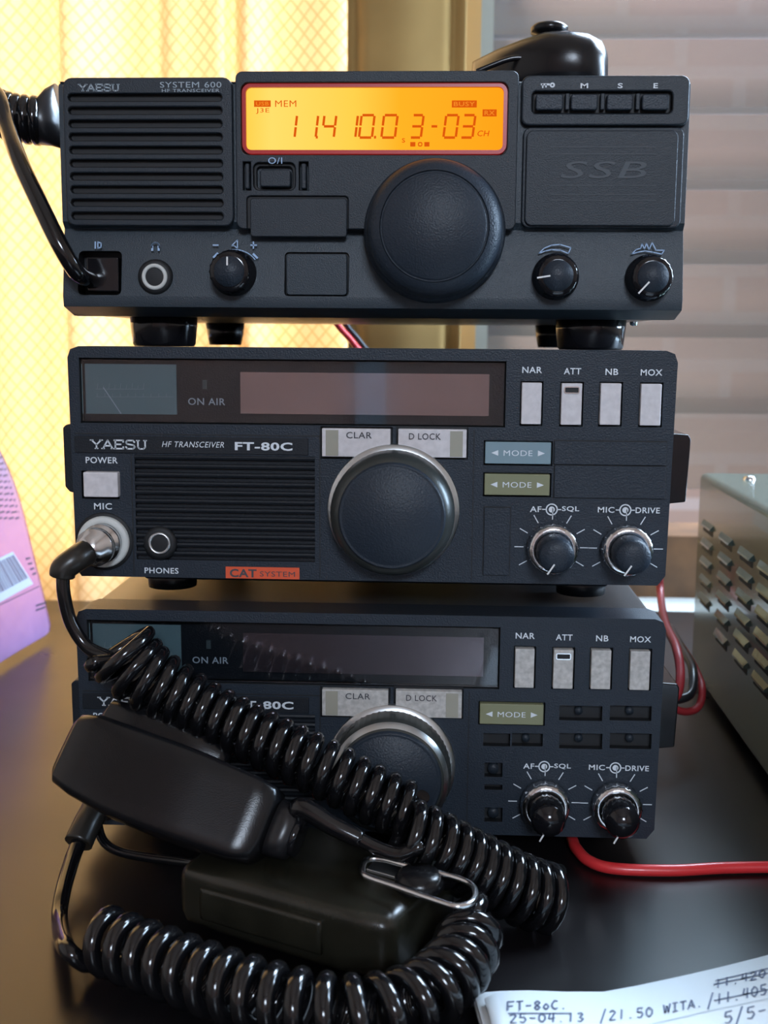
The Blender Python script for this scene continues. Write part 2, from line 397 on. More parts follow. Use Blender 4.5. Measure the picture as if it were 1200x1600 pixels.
# louvred window
w1 = bpy.data.objects.new('window_1', None); C.objects.link(w1); w1['kind'] = 'structure'
ORG = zero.copy()
B('louvre_frame').box(ll, ll+.012, .58, .64, at(1060, 838, .56).z, 1.3).box(XR-.03, XR, .58, .64, at(1060, 838, .56).z, 1.3).build('window_frame', w1)
ys = [762, 645, 528, 415, 300, 183, 66, -51, -168, -285, -402]
for yy in ys:
    zb = at(1150, yy, .60).z; zt = at(1150, yy-117-22, .60).z
    bb = B('louvre_glass'); Lm = zt-zb
    q = [(.585, zb), (.589, zb), (.622, zt), (.618, zt)]
    a_ = [bb.v((ll+.012, y_, z_)) for y_, z_ in q]; c_ = [bb.v((XR-.03, y_, z_)) for y_, z_ in q]
    bb.f(a_); bb.f(c_[::-1])
    for i in range(4): bb.f([a_[i], c_[i], c_[(i+1) % 4], a_[(i+1) % 4]])
    bb.build('louvre_blade', w1)
# outside: neighbour's brick wall and ground
struct(ob(B('brick').box(-.4, 4.5, 1.7, 1.8, -1.2, 1.6), 'wall_outside'))
# curtain
def curtain(mt_, xl, xr, n, nm, dy, folds, lab):
    global ORG
    ORG = zero.copy()
    b_ = B(mt_); uvl = b_.bm.loops.layers.uv.new('UVMap')
    cols = []; s_ = 0; px_ = None
    def fy(x):
        y = .485+dy+(.008*math.sin((x)*46)+.004*math.sin(x*97+1))*(1 if folds > 1 else .25)
        for fx, w, h in ((at(100, 300, .49).x, .004, .014), (at(240, 60, .49).x, .006, .008), (at(365, 60, .49).x, .007, .016), (at(560, 60, .49).x, .006, .010), (at(708, 60, .49).x, .004, .006)):
            y += h*math.exp(-((x-fx)/w)**2)
        return y
    zs = [-.30, -.12, 0, .12, .3, .5, .8, 1.35]
    for i in range(n+1):
        x = xl+(xr-xl)*i/n; y = fy(x); p = Vector((x, y))
        if px_ is not None: s_ += (p-px_).length
        px_ = p
        cols.append([(b_.v((x+.004*math.sin(z*3)*math.sin(x*20), y+.006*math.sin(z*4+x*9), z)), s_, z) for z in zs])
    for a, c in zip(cols, cols[1:]):
        for j in range(len(zs)-1):
            q = [a[j], c[j], c[j+1], a[j+1]]; fc = b_.f([k[0] for k in q], True)
            for lp, k in zip(fc.loops, q): lp[uvl].uv = (k[1], k[2])
    o_ = b_.build(nm)
    md = o_.modifiers.new('t', 'SOLIDIFY'); md.thickness = .0006
    tag(o_, lab, 'curtain')
curtain('curtain', -1.15, at(566, 300, .49).x, 400, 'curtain', 0, 5, 'pale golden curtain with a fine diamond lattice, backlit by the window')
curtain('plain_cloth', at(548, 300, .47).x, at(722, 300, .47).x, 60, 'curtain', -.018, 1, 'narrow plain tan curtain between the lattice curtain and the louvred window')
# desk
desk = ob(B('desk').box(-1.3, 1.25, -1.2, .455, -.03, 0), 'desk', bevel=.003)
tag(desk, 'dark glossy desk top carrying the radios', 'desk')
ORG = zero.copy()
for x_ in (-1.2, 1.1):
    for y_ in (-1.1, .34): B('desk').box(x_, x_+.06, y_, y_+.06, FZ, -.03).build('leg', desk)
sl = at(1045, 963, .50)
struct(ob(B('sill').box(ll, XR, .462, .56, -.02, sl.z+.003), 'trim_1', bevel=.002))

# ================================================================== flat marks
def mark_icon(b_, pts, w, Y): b_.stroke([P(x, y, Y) for x, y in pts], w, Y)
def slab_word(b_, x0, y0, x1, y1, Y, w):       # the maker's slab-serif word, drawn letter by letter
    L = {'Y': ([[(0, 1), (.5, .45), (1, 1)], [(.5, .45), (.5, 0)]], [(0, 1), (1, 1), (.5, 0)]),
         'A': ([[(0, 0), (.5, 1), (1, 0)], [(.2, .33), (.8, .33)]], [(0, 0), (1, 0)]),
         'E': ([[(.12, 0), (.12, 1)], [(0, 1), (.95, 1), (.95, .8)], [(.12, .52), (.7, .52)], [(0, 0), (.95, 0), (.95, .22)]], []),
         'S': ([[(.95, .78), (.8, 1), (.2, 1), (.05, .8), (.15, .58), (.85, .44), (.97, .22), (.8, 0), (.18, 0), (.03, .24)]], []),
         'U': ([[(.12, 1), (.12, .2), (.3, 0), (.7, 0), (.88, .2), (.88, 1)]], [(.12, 1), (.88, 1)])}
    X0, X1, Z0, Z1 = RC(x0, y0, x1, y1, Y); n = 5; cw = (X1-X0)/n
    for i, ch in enumerate('YAESU'):
        st, sf = L[ch]; ox = X0+cw*i+cw*.08; kw = cw*.84; H = Z1-Z0
        for s_ in st: b_.stroke([(ox+kw*a, Z0+H*c) for a, c in s_], w, Y)
        for a, c in sf: b_.stroke([(ox+kw*a-cw*.13, Z0+H*c), (ox+kw*a+cw*.13, Z0+H*c)], w*.75, Y)
SEG = {'0': 'abcdef', '1': 'bc', '3': 'abcdg', '4': 'bcfg', '-': 'g'}
def seven(b_, ch, x0, y0, x1, y1, Y, w=.0009):
    X0, X1, Z0, Z1 = RC(x0, y0, x1, y1, Y); H = Z1-Z0; W = X1-X0; sh = .12*H; g = .0003
    def q(a, c): return (X0+W*a*.88+sh*c, Z0+H*c)
    E_ = {'a': ((0, 1), (1, 1)), 'b': ((1, 1), (1, .5)), 'c': ((1, .5), (1, 0)), 'd': ((0, 0), (1, 0)), 'e': ((0, .5), (0, 0)), 'f': ((0, 1), (0, .5)), 'g': ((0, .5), (1, .5))}
    for k in SEG[ch]:
        a, c = E_[k]; a, c = Vector(q(*a)), Vector(q(*c)); d = (c-a).normalized()*(w*.62)
        b_.stroke([tuple(a+d), tuple(c-d)], w, Y)

# ================================================================== hf transceiver (two of them)
PW0, PW1, PT, PB = -.1454, .0926, EYE-.0030, EYE-.0951     # mid panel extents
def knob_small(root, px, py, name, lower=False):
    x, z = P(px, py)
    k = B('chrome').lathe([(.0090, 0), (.0096, -.001), (.0096, -.0065), (.0093, -.0075), (.0070, -.0085), (.0066, -.006), (.001, -.006)], x, z, 64, 24, .0005, (1, 2)).build(name, root)
    cap_ = B('gloss_black' if lower else 'panel').lathe([(.0066, -.006), (.0068, -.010), (.0066, -.019), (.0060, -.0205), (.003, -.0212 if not lower else -.0225), (0, -.0214 if not lower else -.0232)], x, z, 48, 20, .0003, (0, 1, 2))
    kn = cap_.build('knob_cap', k)
    b_ = B('pointer'); Y = -.0212
    b_.stroke([(x-.0010, z-.0030), (x-.0034, z-.0066)] if not lower else [(x-.0018, z-.0048), (x-.0034, z-.0078)], .0006, Y if not lower else -.0206, .0002)
    b_.build('pointer_mark', k)
    return k
def dial_marks(b_, px, py):
    x, z = P(px, py)
    for d in range(-120, 121, 30):
        a = math.radians(90-d)
        r0, r1 = .0112, .0146 if d else .0155
        b_.stroke([(x+r0*math.cos(a), z+r0*math.sin(a)), (x+r1*math.cos(a), z+r1*math.sin(a))], .00035, 0)
def transceiver(lower):
    global DZ, ORG
    DZ = 0
    base = Vector((-.0264, 0, EYE-.1079 if not lower else 0.0))
    pitch = .1057
    if lower:
        root = thing('hf_transceiver', 'lowest black radio of the stack, cover plates missing, partly behind coiled cord', 'radio', base, 'stacked black transceivers')
    else:
        root = thing('hf_transceiver', 'middle black radio of the stack with silver-ringed dial and unlit display', 'radio', base, 'stacked black transceivers')
    if lower: ORG = base+Vector((0, 0, pitch))
    btn_mat = 'dim_btn' if lower else 'white_btn'
    # front panel with pockets
    pan = B('panel', 'slot'); n0 = .0045
    xa, xb, zt, zb = PW0, PW1, PT, PB
    tp = .0012
    pts = [(xa+n0, zt), (xa+.0012, zt-.0012), (xa, zt-.0045), (xa+tp*.9, zb+.003), (xa+tp*.9+.002, zb), (xb-tp-.003, zb), (xb-tp, zb+.004), (xb, zt-.0045), (xb-.0012, zt-.0012), (xb-n0, zt)]
    pan.prism(pts, 0, .019)
    cut = B('slot')
    def pocket(a, b, c, d, dep=.003, pad=.0006):
        X0, X1, Z0, Z1 = RC(a, b, c, d); cut.box(X0-pad, X1+pad, -.01, dep, Z0-pad, Z1+pad)
    disp = (127, 564, 788, 662)
    pocket(*disp, dep=.006)
    btn = [(815, 598, 846, 663), (877, 599, 909, 664), (938, 599, 970, 664), (1001, 600, 1033, 665)]
    for q in btn: pocket(*q)
    pw = (130, 738, 184, 777); pocket(*pw)
    pocket(503, 669, 611, 715, .002); pocket(621, 669, 729, 715, .002)
    md1 = (758, 691, 861, 725); md2 = (757, 741, 859, 774)
    pocket(*md1)
    if not lower: pocket(*md2)
    else:
        DZ = pitch
        for (a, b, c, d) in [(755, 1146, 797, 1166), (800, 1146, 848, 1166), (874, 1103, 941, 1126), (953, 1103, 1018, 1126), (874, 1146, 941, 1170), (953, 1146, 1018, 1170), (757, 1192, 785, 1214), (757, 1226, 785, 1234), (757, 1262, 785, 1284)]:
            pocket(a, b, c, d, .004, 0)
        DZ = 0
    grl = (212, 712, 492, 876); gX = RC(*grl)
    cut.box(gX[0], gX[1], -.01, .002, gX[2], gX[3])
    pnl = pan.build('front_panel', root, bevel=.0006, seg=2, cut=cut, angle=50)
    # seams of the panel face
    sm = B('slot')
    for (a, b) in (((500, 668), (500, 905)), ((741, 672), (741, 910)), ((205, 706), (205, 900))):
        p, q = P(*a), P(*b); sm.box(p[0]-.0002, p[0]+.0002, -.0002, .0001, PB+.001, p[1])
    p = P(105, 677); sm.box(PW0+.002, P(500, 677)[0], -.0002, .0001, p[1]-.0002, p[1]+.0002)
    sm.build('panel_seam', pnl)
    # speaker grille: one corrugated plate
    g = B('panel_dark'); nr = 12; st = (gX[3]-gX[2])/nr; prof = []
    for i in range(nr):
        z0 = gX[2]+st*i
        prof += [(.0018, z0), (.0018, z0+st*.42), (-.0002, z0+st*.52), (-.0006, z0+st*.75), (-.0002, z0+st*.96)]
    prof.append((.0018, gX[3]))
    va = [g.v((gX[0], y, z)) for y, z in prof]; vb = [g.v((gX[1], y, z)) for y, z in prof]
    for i in range(len(prof)-1): g.f([va[i], vb[i], vb[i+1], va[i+1]])
    g.box(gX[0], gX[1], .0019, .0022, gX[2], gX[3])
    g.build('speaker_grille', root)
    # case with shallow base
    B('case').box(PW0+.0022, PW1-.0022, .0185, .245, PB+.0015, PT-.0015).build('case', root, bevel=.002, seg=3)
    B('panel_dark').box(P(206, 905)[0], P(962, 915)[0], .020, .23, PB-.0050, PB+.001).build('base_cover', root, bevel=.001)
    for x_ in (P(230, 905)[0], P(930, 915)[0]):
        for y_ in (.045, .20):
            bz = PB-.0128 if not lower else PB-(EYE-.1057+.0-.0951-0)-.0 if False else PB-.0128
            f_ = B('rubber').lathe([(0, 0), (.011, 0), (.0105, -.0078), (0, -.0078)], 0, 0, 28)
            zf = PB-.0128 if not lower else base.z+pitch
            h_ = PB-.005-zf
            f_ = B('rubber').lathe([(0, 0), (.0112, 0), (.0105, -h_), (0, -h_)], 0, 0, 28)
            f_.move(Matrix.Translation((x_, y_, zf+h_)) @ Matrix.Rotation(PI/2, 4, 'X'))
            f_.build('foot', root)
    # side rails on the case
    zr0, zr1 = P(1070, 790, .03)[1], P(1070, 678, .03)[1]
    for s_, xe in ((-1, PW0+.0022), (1, PW1-.0022)):
        xo = P(95, 700)[0] if s_ < 0 else P(1076, 700, .03)[0]
        if s_ < 0: B('panel_dark').prism([(xe+.004, P(95, 662)[1]), (xo+.0015, P(95, 664)[1]), (xo, P(95, 669)[1]), (xo+.0002, P(95, 762)[1]), (xo+.002, P(95, 770)[1]), (xe+.004, P(95, 776)[1])], .003, .20).build('side_rail', root, bevel=.0006)
        else: B('gloss_black').prism([(xe-.004, zr1+.001), (xo-.001, zr1), (xo, zr1-.002), (xo-.001, zr0+.002), (xe-.004, zr0)], .026, .20).build('side_rail', root, bevel=.0006)
    # display
    X = RC(*disp)
    dw = B('panel_dark').box(X[0], X[1], .0045, .0058, X[2], X[3]).build('display_backing', root)
    q = RC(134, 569, 276, 647, .004)
    mf = B('meter_face').box(q[0], q[1], .0036, .0044, q[2], q[3]).build('meter', root)
    mk = B('meter_ink'); Y = .0035
    b0, b1 = P(150, 608, Y), P(225, 608, Y)
    mk.stroke([b0, b1], .00025, Y); mk.stroke([P(150, 620, Y), P(270, 620, Y)], .0002, Y)
    for i in range(9): xx = 152+i*9; mk.stroke([P(xx, 608, Y), P(xx+1, 602 if i % 2 else 599, Y)], .0002, Y)
    for i in range(10): xx = 152+i*12; mk.stroke([P(xx, 620, Y), P(xx, 615, Y)], .0002, Y)
    mk.build('meter_scale', mf)
    B('ink').stroke([P(162, 606, .0033), P(189, 646, .0033)], .00035, .0033).build('needle', mf)
    q = RC(376, 583, 764, 648, .004)
    B('lcd_dark_reflection' if lower else 'lcd_off').box(q[0], q[1], .0034, .0044, q[2], q[3]).build('lcd', root)
    q = RC(317, 594, 324, 608, .004); B('lamp_lens').box(q[0], q[1], .0030, .0044, q[2], q[3]).build('transmit_lamp', root)
    B('ink').tpx('ON AIR', 294, 622, 352, 633, .0036, bold=.01).build('lettering', dw)
    B('smoked').box(X[0]+.0001, X[1]-.0001, .0006, .0018, X[2]+.0001, X[3]-.0001).build('display_window', root, label='smoked clear window over the meter and readout')
    # nameplate strip
    q = RC(117, 683, 482, 709); npl = B('panel_dark').box(q[0], q[1], -.0007, .0002, q[2], q[3]).build('nameplate', root, bevel=.0002)
    w = B('ink'); slab_word(w, 142, 688, 230, 701, -.0007, .0006); w.tpx('FT-80C', 367, 691, 457, 704, -.0007, bold=.03)
    w.tpx('HF TRANSCEIVER', 253, 690, 350, 699, -.0007, shear=.25); w.build('lettering', npl)
    # lettering on the panel
    w = B('ink'); T = w.tpx
    for s_, a, b, c, d in (('NAR', 816, 573, 847, 583), ('ATT', 881, 575, 908, 585), ('NB', 946, 576, 966, 586), ('MOX', 1001, 577, 1035, 587), ('POWER', 134, 714, 184, 724), ('MIC', 147, 786, 175, 796), ('PHONES', 226, 887, 279, 896), ('AF', 828, 791, 846, 800), ('SQL', 878, 791, 905, 800), ('MIC', 934, 792, 960, 801), ('DRIVE', 993, 793, 1031, 802)):
        T(s_, a, b, c, d, 0, bold=.015)
    for (cx, cz) in (P(862, 796), P(977, 797)):
        w.lathe([(.0011, -.0001), (.0011, 0), (0, 0)], cx, cz, 24); w.lathe([(0, -.00015), (.0012, -.00015)], cx, cz, 24)
        w.lathe([(.0019, -.00015), (.0024, -.00015)], cx, cz, 28)
        for s_ in (-1, 1): w.stroke([(cx+s_*.0024, cz), (cx+s_*.0036, cz)], .0004, 0)
    dial_marks(w, 862, 855); dial_marks(w, 977, 857)
    w.build('lettering', pnl)
    # orange badge
    if not lower or True:
        q = RC(353, 886, 468, 904); bd = B('badge').box(q[0], q[1], -.0005, .0002, q[2], q[3]).build('badge', root, label='orange badge')
        B('ink_dark').tpx('CAT', 359, 889, 401, 902, -.0005, bold=.03).tpx('SYSTEM', 406, 893, 461, 901, -.0005).build('lettering', bd)
    # buttons
    for i, q in enumerate(btn):
        X_ = RC(*q, -.0025); bt = B(btn_mat, 'slot'); bt.box(X_[0], X_[1], -.0025, .0028, X_[2], X_[3])
        o_ = bt.build('push_button', root, bevel=.0003)
        if i == 1:
            r_ = RC(881, 604, 906, 615, -.0026); B('chrome', 'slot').frame(r_[0]+.0005, r_[1]-.0005, r_[2]+.0004, r_[3]-.0004, .0004, .0003, -.0029, -.0024).use('slot').box(r_[0]+.0005, r_[1]-.0005, -.0026, -.0024, r_[2]+.0004, r_[3]-.0004).build('indicator_slot', o_)
    X_ = RC(*pw, -.0035); B(btn_mat).box(X_[0], X_[1], -.0035, .0028, X_[2], X_[3]).build('power_button', root, bevel=.0005)
    for nm, q, tq, lft in (('CLAR', (503, 670, 610, 714), (541, 675, 581, 685), True), ('D LOCK', (622, 671, 729, 715), (639, 677, 689, 687), False)):
        X_ = RC(*q, -.002); wd = X_[1]-X_[0]
        o_ = B(btn_mat).box(X_[0], X_[1], -.002, .0018, X_[2], X_[3]).build('dial_side_button', root, bevel=.0003)
        x0, x1 = (X_[0]+wd*.055, X_[0]+wd*.24) if lft else (X_[1]-wd*.24, X_[1]-wd*.055)
        b_ = B('tan', 'ink_dark').box(x0, x1, -.0022, -.0018, X_[2]+.0004, X_[3]-.0006).use('ink_dark'); b_.tpx(nm, *tq, -.0021, bold=.01); b_.build('lettering', o_)
    for j, (q, mt_) in enumerate(((md1, 'mode_blue'), (md2, 'mode_green'))):
        if lower:
            if j: continue
            mt_ = 'mode_green'
        X_ = RC(*q, -.002); o_ = B(mt_).box(X_[0], X_[1], -.002, .0028, X_[2], X_[3]).build('mode_button', root, bevel=.0003, label='olive mode button' if mt_ == 'mode_green' else 'blue-grey mode button')
        cxx, czz = (X_[0]+X_[1])/2, (X_[2]+X_[3])/2; b_ = B('ink')
        b_.text('MODE', cxx-.0056, cxx+.0056, czz-.0011, czz+.0011, -.00205)
        for s_ in (-1, 1): b_.prism([(cxx+s_*.0104, czz), (cxx+s_*.0077, czz+.0011), (cxx+s_*.0077, czz-.0011)], -.00215, -.002)
        b_.build('lettering', o_)
    # cover plates
    if not lower:
        for q in ((866, 690, 1040, 726), (866, 728, 1039, 778), (756, 793, 796, 898)):
            X_ = RC(*q); B('slot', 'panel').box(X_[0]-.0004, X_[1]+.0004, -.0001, .0001, X_[2]-.0004, X_[3]+.0004).use('panel').box(X_[0], X_[1], -.0009, .0001, X_[2], X_[3]).build('cover_plate', root, bevel=.0003)
    else:
        DZ = pitch; b_ = B('textured')
        for x_ in (905, 985, 822):
            for y_ in (1113, 1156):
                if x_ == 822 and y_ == 1113: continue
                c_ = P(x_, y_); b_.lathe([(.0016, .004), (.0016, .0015), (0, .0015)], c_[0], c_[1], 16)
        for y_ in (1203, 1272): c_ = P(771, y_); b_.lathe([(.0022, .004), (.0022, .001), (0, .001)], c_[0], c_[1], 16)
        b_.build('key_stem', root); DZ = 0
    # main dial
    x, z = P(615, 796); dl = B('satin').lathe([(.0262, 0), (.0262, -.0016), (.0258, -.0024), (.0236, -.0030)], x, z, 96).build('dial_ring', root)
    sd = B('dial_side', 'satin')
    sd.lathe([(.0238, -.0026), (.0240, -.004), (.0240, -.0125), (.0232, -.0148), (.0212, -.0172), (.0204, -.0178)], x, z, 180, 60, .0004 if lower else .0001, (1, 2))
    if lower: sd.use('satin').lathe([(.0233, -.0149), (.0222, -.0165), (.0214, -.0172)], x, z, 96)
    sd.build('dial_skirt', dl)
    B('panel').lathe([(.0206, -.0176), (.0201, -.0190), (.0196, -.0194), (.0192, -.0190), (.0186, -.0196), (0, -.0197)], x, z, 96).build('dial_cap', dl)
    knob_small(root, 862, 855, 'control_knob', lower); knob_small(root, 977, 857, 'control_knob', lower)
    # sockets
    x, z = P(163, 846); sk = B('sill').lathe([(.0104, 0), (.0104, -.0018), (.0098, -.0024), (.0072, -.0024), (.0070, -.0005), (0, -.0005)], x, z, 48).build('microphone_socket', root)
    B('slot').lathe([(.0118, 0), (.0116, -.0004), (.0102, -.0004)], x, z, 48).build('socket_recess', sk)
    x, z = P(251, 848); B('slot', 'satin').lathe([(.0068, .0), (.0066, -.0016), (.0052, -.0020), (0, -.0020)], x, z, 40).use('satin').lathe([(.0046, -.0020), (.0044, -.0026), (.0035, -.0026), (.0033, -.0021)], x, z, 40).build('phones_jack', root)
    return root
transceiver(False)
transceiver(True)
LOW = Vector((0, 0, -.1057))

# ================================================================== top radio
def top_radio():
    global ORG, DZ
    DZ = 0
    root = thing('hf_transceiver', 'top black radio of the stack with glowing amber display', 'radio', (-.0264, 0, EYE-.0030), 'stacked black transceivers')
    xa, xb = -.1458, .0930; zt = EYE+.0976; zb = EYE+.0090
    zg = P(600, 356)[1]; z1 = P(600, 478)[1]
    # base moulding, swept along x
    prof = [(.004, zt-.0005), (.001, zt-.002), (.0006, zt-.004), (.0006, zg+.002), (.0030, zg-.0005), (.0020, zg-.004), (-.0018, z1+.003), (-.0012, z1-.001), (.004, zb+.002), (.012, zb), (.022, zb), (.022, zt-.0005)]
    b_ = B('textured_low'); na = len(prof)
    xs = [(xa+.0035, .0035), (xa+.0012, .0012), (xa, 0)]
    rings = []
    for x_, ins in ((xa+.0006, .003), (xa, 0), (xb, 0), (xb-.0006, .003)):
        rings.append([b_.v((x_+(0 if y_ < .02 else 0), y_+(ins if y_ < .02 else 0), z_)) for y_, z_ in prof])
    for r0, r1 in zip(rings, rings[1:]):
        for i in range(na): b_.f([r0[i], r0[(i+1) % na], r1[(i+1) % na], r1[i]])
    b_.f(rings[0]); b_.f(rings[-1][::-1])
    cut = B('slot')
    X = RC(123, 392, 190, 461); cut.rrect(X[0], X[1], X[2], X[3], .0018, -.01, .008)
    X = RC(445, 394, 545, 463); cut.rrect(X[0], X[1], X[2], X[3], .0015, -.01, .0025)
    bez = b_.build('front_bezel', root, bevel=.0012, seg=3, cut=cut, angle=30)
    # blocks
    cut = B('slot'); g0, g1 = P(112, 250)[0], P(349, 250)[0]
    for i in range(10):
        zc = P(230, 154+i*20.5)[1]; cut.rrect(g0, g1, zc-.0013, zc+.0013, .0012, -.01, .0003, 3)
    X = RC(101, 121, 364, 353, -.002)
    sb = B('textured').rrect(X[0], X[1], X[2], X[3], .0035, -.0024, .004, 4).build('speaker_block', root, bevel=.0008, seg=3, cut=cut, angle=30)
    w = B('ink_dim'); slab_word(w, 123, 132, 187, 142, -.0024, .0005)
    w.tpx('SYSTEM 600', 250, 128, 346, 137, -.0024).tpx('HF TRANSCEIVER', 253, 139, 343, 144, -.0024).build('lettering', sb)
    cut = B('slot')
    X = RC(377, 129, 793, 242, -.003); cut.rrect(X[0], X[1], X[2], X[3], .0028, -.01, .003)
    for q in ((382, 255, 394, 299), (469, 255, 483, 299)): Y_ = RC(*q); cut.box(Y_[0], Y_[1], -.01, .002, Y_[2], Y_[3])
    Y_ = RC(398, 256, 463, 299); cut.rrect(Y_[0], Y_[1], Y_[2], Y_[3], .0022, -.01, -.0015)
    Y_ = RC(404, 263, 456, 294); cut.rrect(Y_[0]-.0004, Y_[1]+.0004, Y_[2]-.0004, Y_[3]+.0004, .0015, -.0016, .001)
    Y_ = RC(388, 308, 545, 374); cut.rrect(Y_[0], Y_[1], Y_[2]-.003, Y_[3], .0015, -.01, -.0024)
    X = RC(369, 111, 808, 354, -.003)
    db = B('textured').rrect(X[0], X[1], X[2]-.001, X[3], .0025, -.0034, .004, 4).build('display_block', root, bevel=.0008, seg=3, cut=cut, angle=30)
    Y_ = RC(391, 310, 542, 370, -.003); B('textured').rrect(Y_[0], Y_[1], Y_[2], Y_[3], .0012, -.0031, -.0004).build('cover_plate', root, bevel=.0004)
    Y_ = RC(448, 397, 542, 461, -.001); B('textured_low').rrect(Y_[0], Y_[1], Y_[2], Y_[3], .0012, -.0016, .002).build('cover_plate', root, bevel=.0003)
    Y_ = RC(406, 265, 454, 292, -.004); B('textured').rrect(Y_[0], Y_[1], Y_[2], Y_[3], .001, -.0042, .0009).build('power_button', root, bevel=.0006)
    for q in ((385, 257, 392, 297), (472, 257, 480, 297)): Y_ = RC(*q); B('textured').box(Y_[0], Y_[1], -.0036, .0018, Y_[2], Y_[3]).build('guard_rib', root, bevel=.0006)
    B('ink_blue').tpx('O/I', 419, 246, 441, 256, -.0034).build('lettering', db)
    # display
    Y_ = RC(384, 136, 787, 236, -.001)
    B('red_glow_rim').frame(Y_[0]+.0002, Y_[1]-.0002, Y_[2]+.0002, Y_[3]-.0002, .0014, .002, -.0022, .0028).build('display_glow_rim', root, label='red-glowing rim around the display')
    lc = B('amber').rrect(Y_[0], Y_[1], Y_[2], Y_[3], .002, -.0006, .0026).build('lcd', root, label='amber backlit readout')
    d = B('segment'); Y = -.0007
    for ch, a, b in (('1', 447, 462), ('1', 480, 495), ('4', 503, 524), ('1', 542, 557), ('0', 561, 584), ('0', 596, 620), ('3', 641, 660), ('0', 693, 715), ('3', 720, 741)):
        seven(d, ch, a, 180, b, 215, Y)
    seven(d, '-', 671, 180, 684, 215, Y)
    for x_ in (495, 586): p = P(x_, 214, Y); d.box(p[0]-.0004, p[0]+.0004, Y-.0001, Y, p[1]-.0006, p[1]+.0004)
    d.tpx('CH', 746, 204, 765, 213, Y, shear=.2, bold=.01).tpx('MEM', 430, 157, 463, 167, Y)
    d.tpx('s', 628, 216, 633, 223, Y).tpx('J3E', 400, 169, 421, 178, Y)
    for q in ((641, 222, 649, 229), (663, 222, 671, 229)): r_ = RC(*q, Y); d.box(r_[0], r_[1], Y-.0001, Y, r_[2], r_[3])
    r_ = RC(653, 222, 660, 229, Y); d.frame(r_[0]+.0004, r_[1]-.0004, r_[2]+.0004, r_[3]-.0004, .0004, .0002, Y-.0001, Y)
    for q in ((706, 157, 745, 168), (754, 171, 776, 182), (397, 157, 423, 167)): r_ = RC(*q, Y); d.box(r_[0], r_[1], Y-.0001, Y, r_[2], r_[3])
    d.use('segment_faint'); Y2 = Y-.0001
    d.tpx('BUSY', 709, 159, 742, 166, Y2, bold=.01).tpx('RX', 757, 173, 773, 180, Y2, bold=.01).tpx('USB', 400, 159, 420, 165, Y2, bold=.01)
    d.build('readout', lc)
    # right block
    cut = B('slot'); Y_ = RC(832, 143, 1050, 177, -.002); cut.rrect(Y_[0], Y_[1], Y_[2], Y_[3], .0015, -.01, -.0002)
    X = RC(815, 118, 1077, 196, -.002)
    kb = B('textured').rrect(X[0], X[1], X[2], X[3], .0028, -.0024, .004, 4).build('key_block', root, bevel=.0008, seg=3, cut=cut, angle=30)
    for a, b in ((837, 880), (892, 934), (948, 989), (1003, 1045)):
        Y_ = RC(a, 147, b, 172, -.003); B('panel').rrect(Y_[0], Y_[1], Y_[2], Y_[3], .001, -.0034, -.0001).build('memory_key', root, bevel=.0006)
    dv = 0
    for a in (883, 938, 993): Y_ = RC(a, 146, a+7, 172, -.002); B('textured').box(Y_[0], Y_[1], -.0026, -.0001, Y_[2], Y_[3]).build('key_divider', root, bevel=.0004)
    w = B('ink'); w.tpx('M', 907, 130, 919, 138, -.0024, bold=.02).tpx('S', 965, 130, 973, 138, -.0024, bold=.02).tpx('E', 1021, 130, 1028, 138, -.0024, bold=.02)
    w.stroke([P(846, 132, -.0024), P(858, 132, -.0024)], .0007, -.0024).stroke([P(848, 132, -.0024), P(848, 137, -.0024)], .0005, -.0024).stroke([P(853, 132, -.0024), P(853, 136, -.0024)], .0005, -.0024)
    r_ = RC(859, 129, 867, 137, -.0024); w.frame(r_[0]+.0006, r_[1]-.0006, r_[2]+.0006, r_[3]-.0006, .0006, .0003, -.0026, -.0024); w.build('lettering', kb)
    Y_ = RC(816, 199, 1066, 356, -.001); B('textured').rrect(Y_[0], Y_[1], Y_[2], Y_[3], .0028, -.0012, .004).build('cover_surround', root, bevel=.0005)
    Y_ = RC(821, 204, 1057, 353, -.002)
    cp_ = B('slot', 'textured').rrect(Y_[0]-.0003, Y_[1]+.0003, Y_[2]-.0003, Y_[3]+.0003, .003, -.0013, 0).use('textured').rrect(Y_[0], Y_[1], Y_[2], Y_[3], .0026, -.0026, 0).build('cover_plate', root, bevel=.0005)
    e_ = B('ink_faint'); e_.tpx('SSB', 876, 252, 1010, 279, -.0026, shear=.2, th=.0003)
    for y_ in (230, 241, 290, 304, 313): e_.stroke([P(860, y_, -.0026), P(1025, y_, -.0026)], .0003, -.0026, .0002)
    e_.build('embossed_logo', cp_)
    # main dial
    x, z = P(679, 362, -.002)
    dl = B('panel').lathe([(.0268, 0), (.0268, -.004), (.0258, -.0055), (.0252, -.006), (.0250, -.015), (.0242, -.0185), (.0222, -.0212), (.0200, -.0222)], x, z, 96).build('dial_skirt', root)
    B('panel').lathe([(.0198, -.0222), (.0194, -.0216), (.0190, -.0223), (.0186, -.0227), (0, -.0228)], x, z, 96).build('dial_cap', dl)
    for px, py, (pa, pb) in ((366, 427, ((355, 402), (355, 414))), (867, 433, ((840, 434), (859, 431))), (1012, 435, ((1014, 441), (998, 458)))):
        x, z = P(px, py)
        kn = B('gloss_black').lathe([(.0088, 0), (.0088, -.003), (.0078, -.0036), (.0076, -.010), (.0070, -.0112), (.0058, -.0114)], x, z, 60, 20, .0004, (2, 3)).build('control_knob', root)
        B('panel').lathe([(.0058, -.0114), (.0056, -.0124), (0, -.0126)], x, z, 40).build('knob_cap', kn)
        a_, c_ = P(*pa, -.0125), P(*pb, -.0125); B('pointer').stroke([a_, c_], .0006, -.0126, .0002).build('pointer_mark', kn)
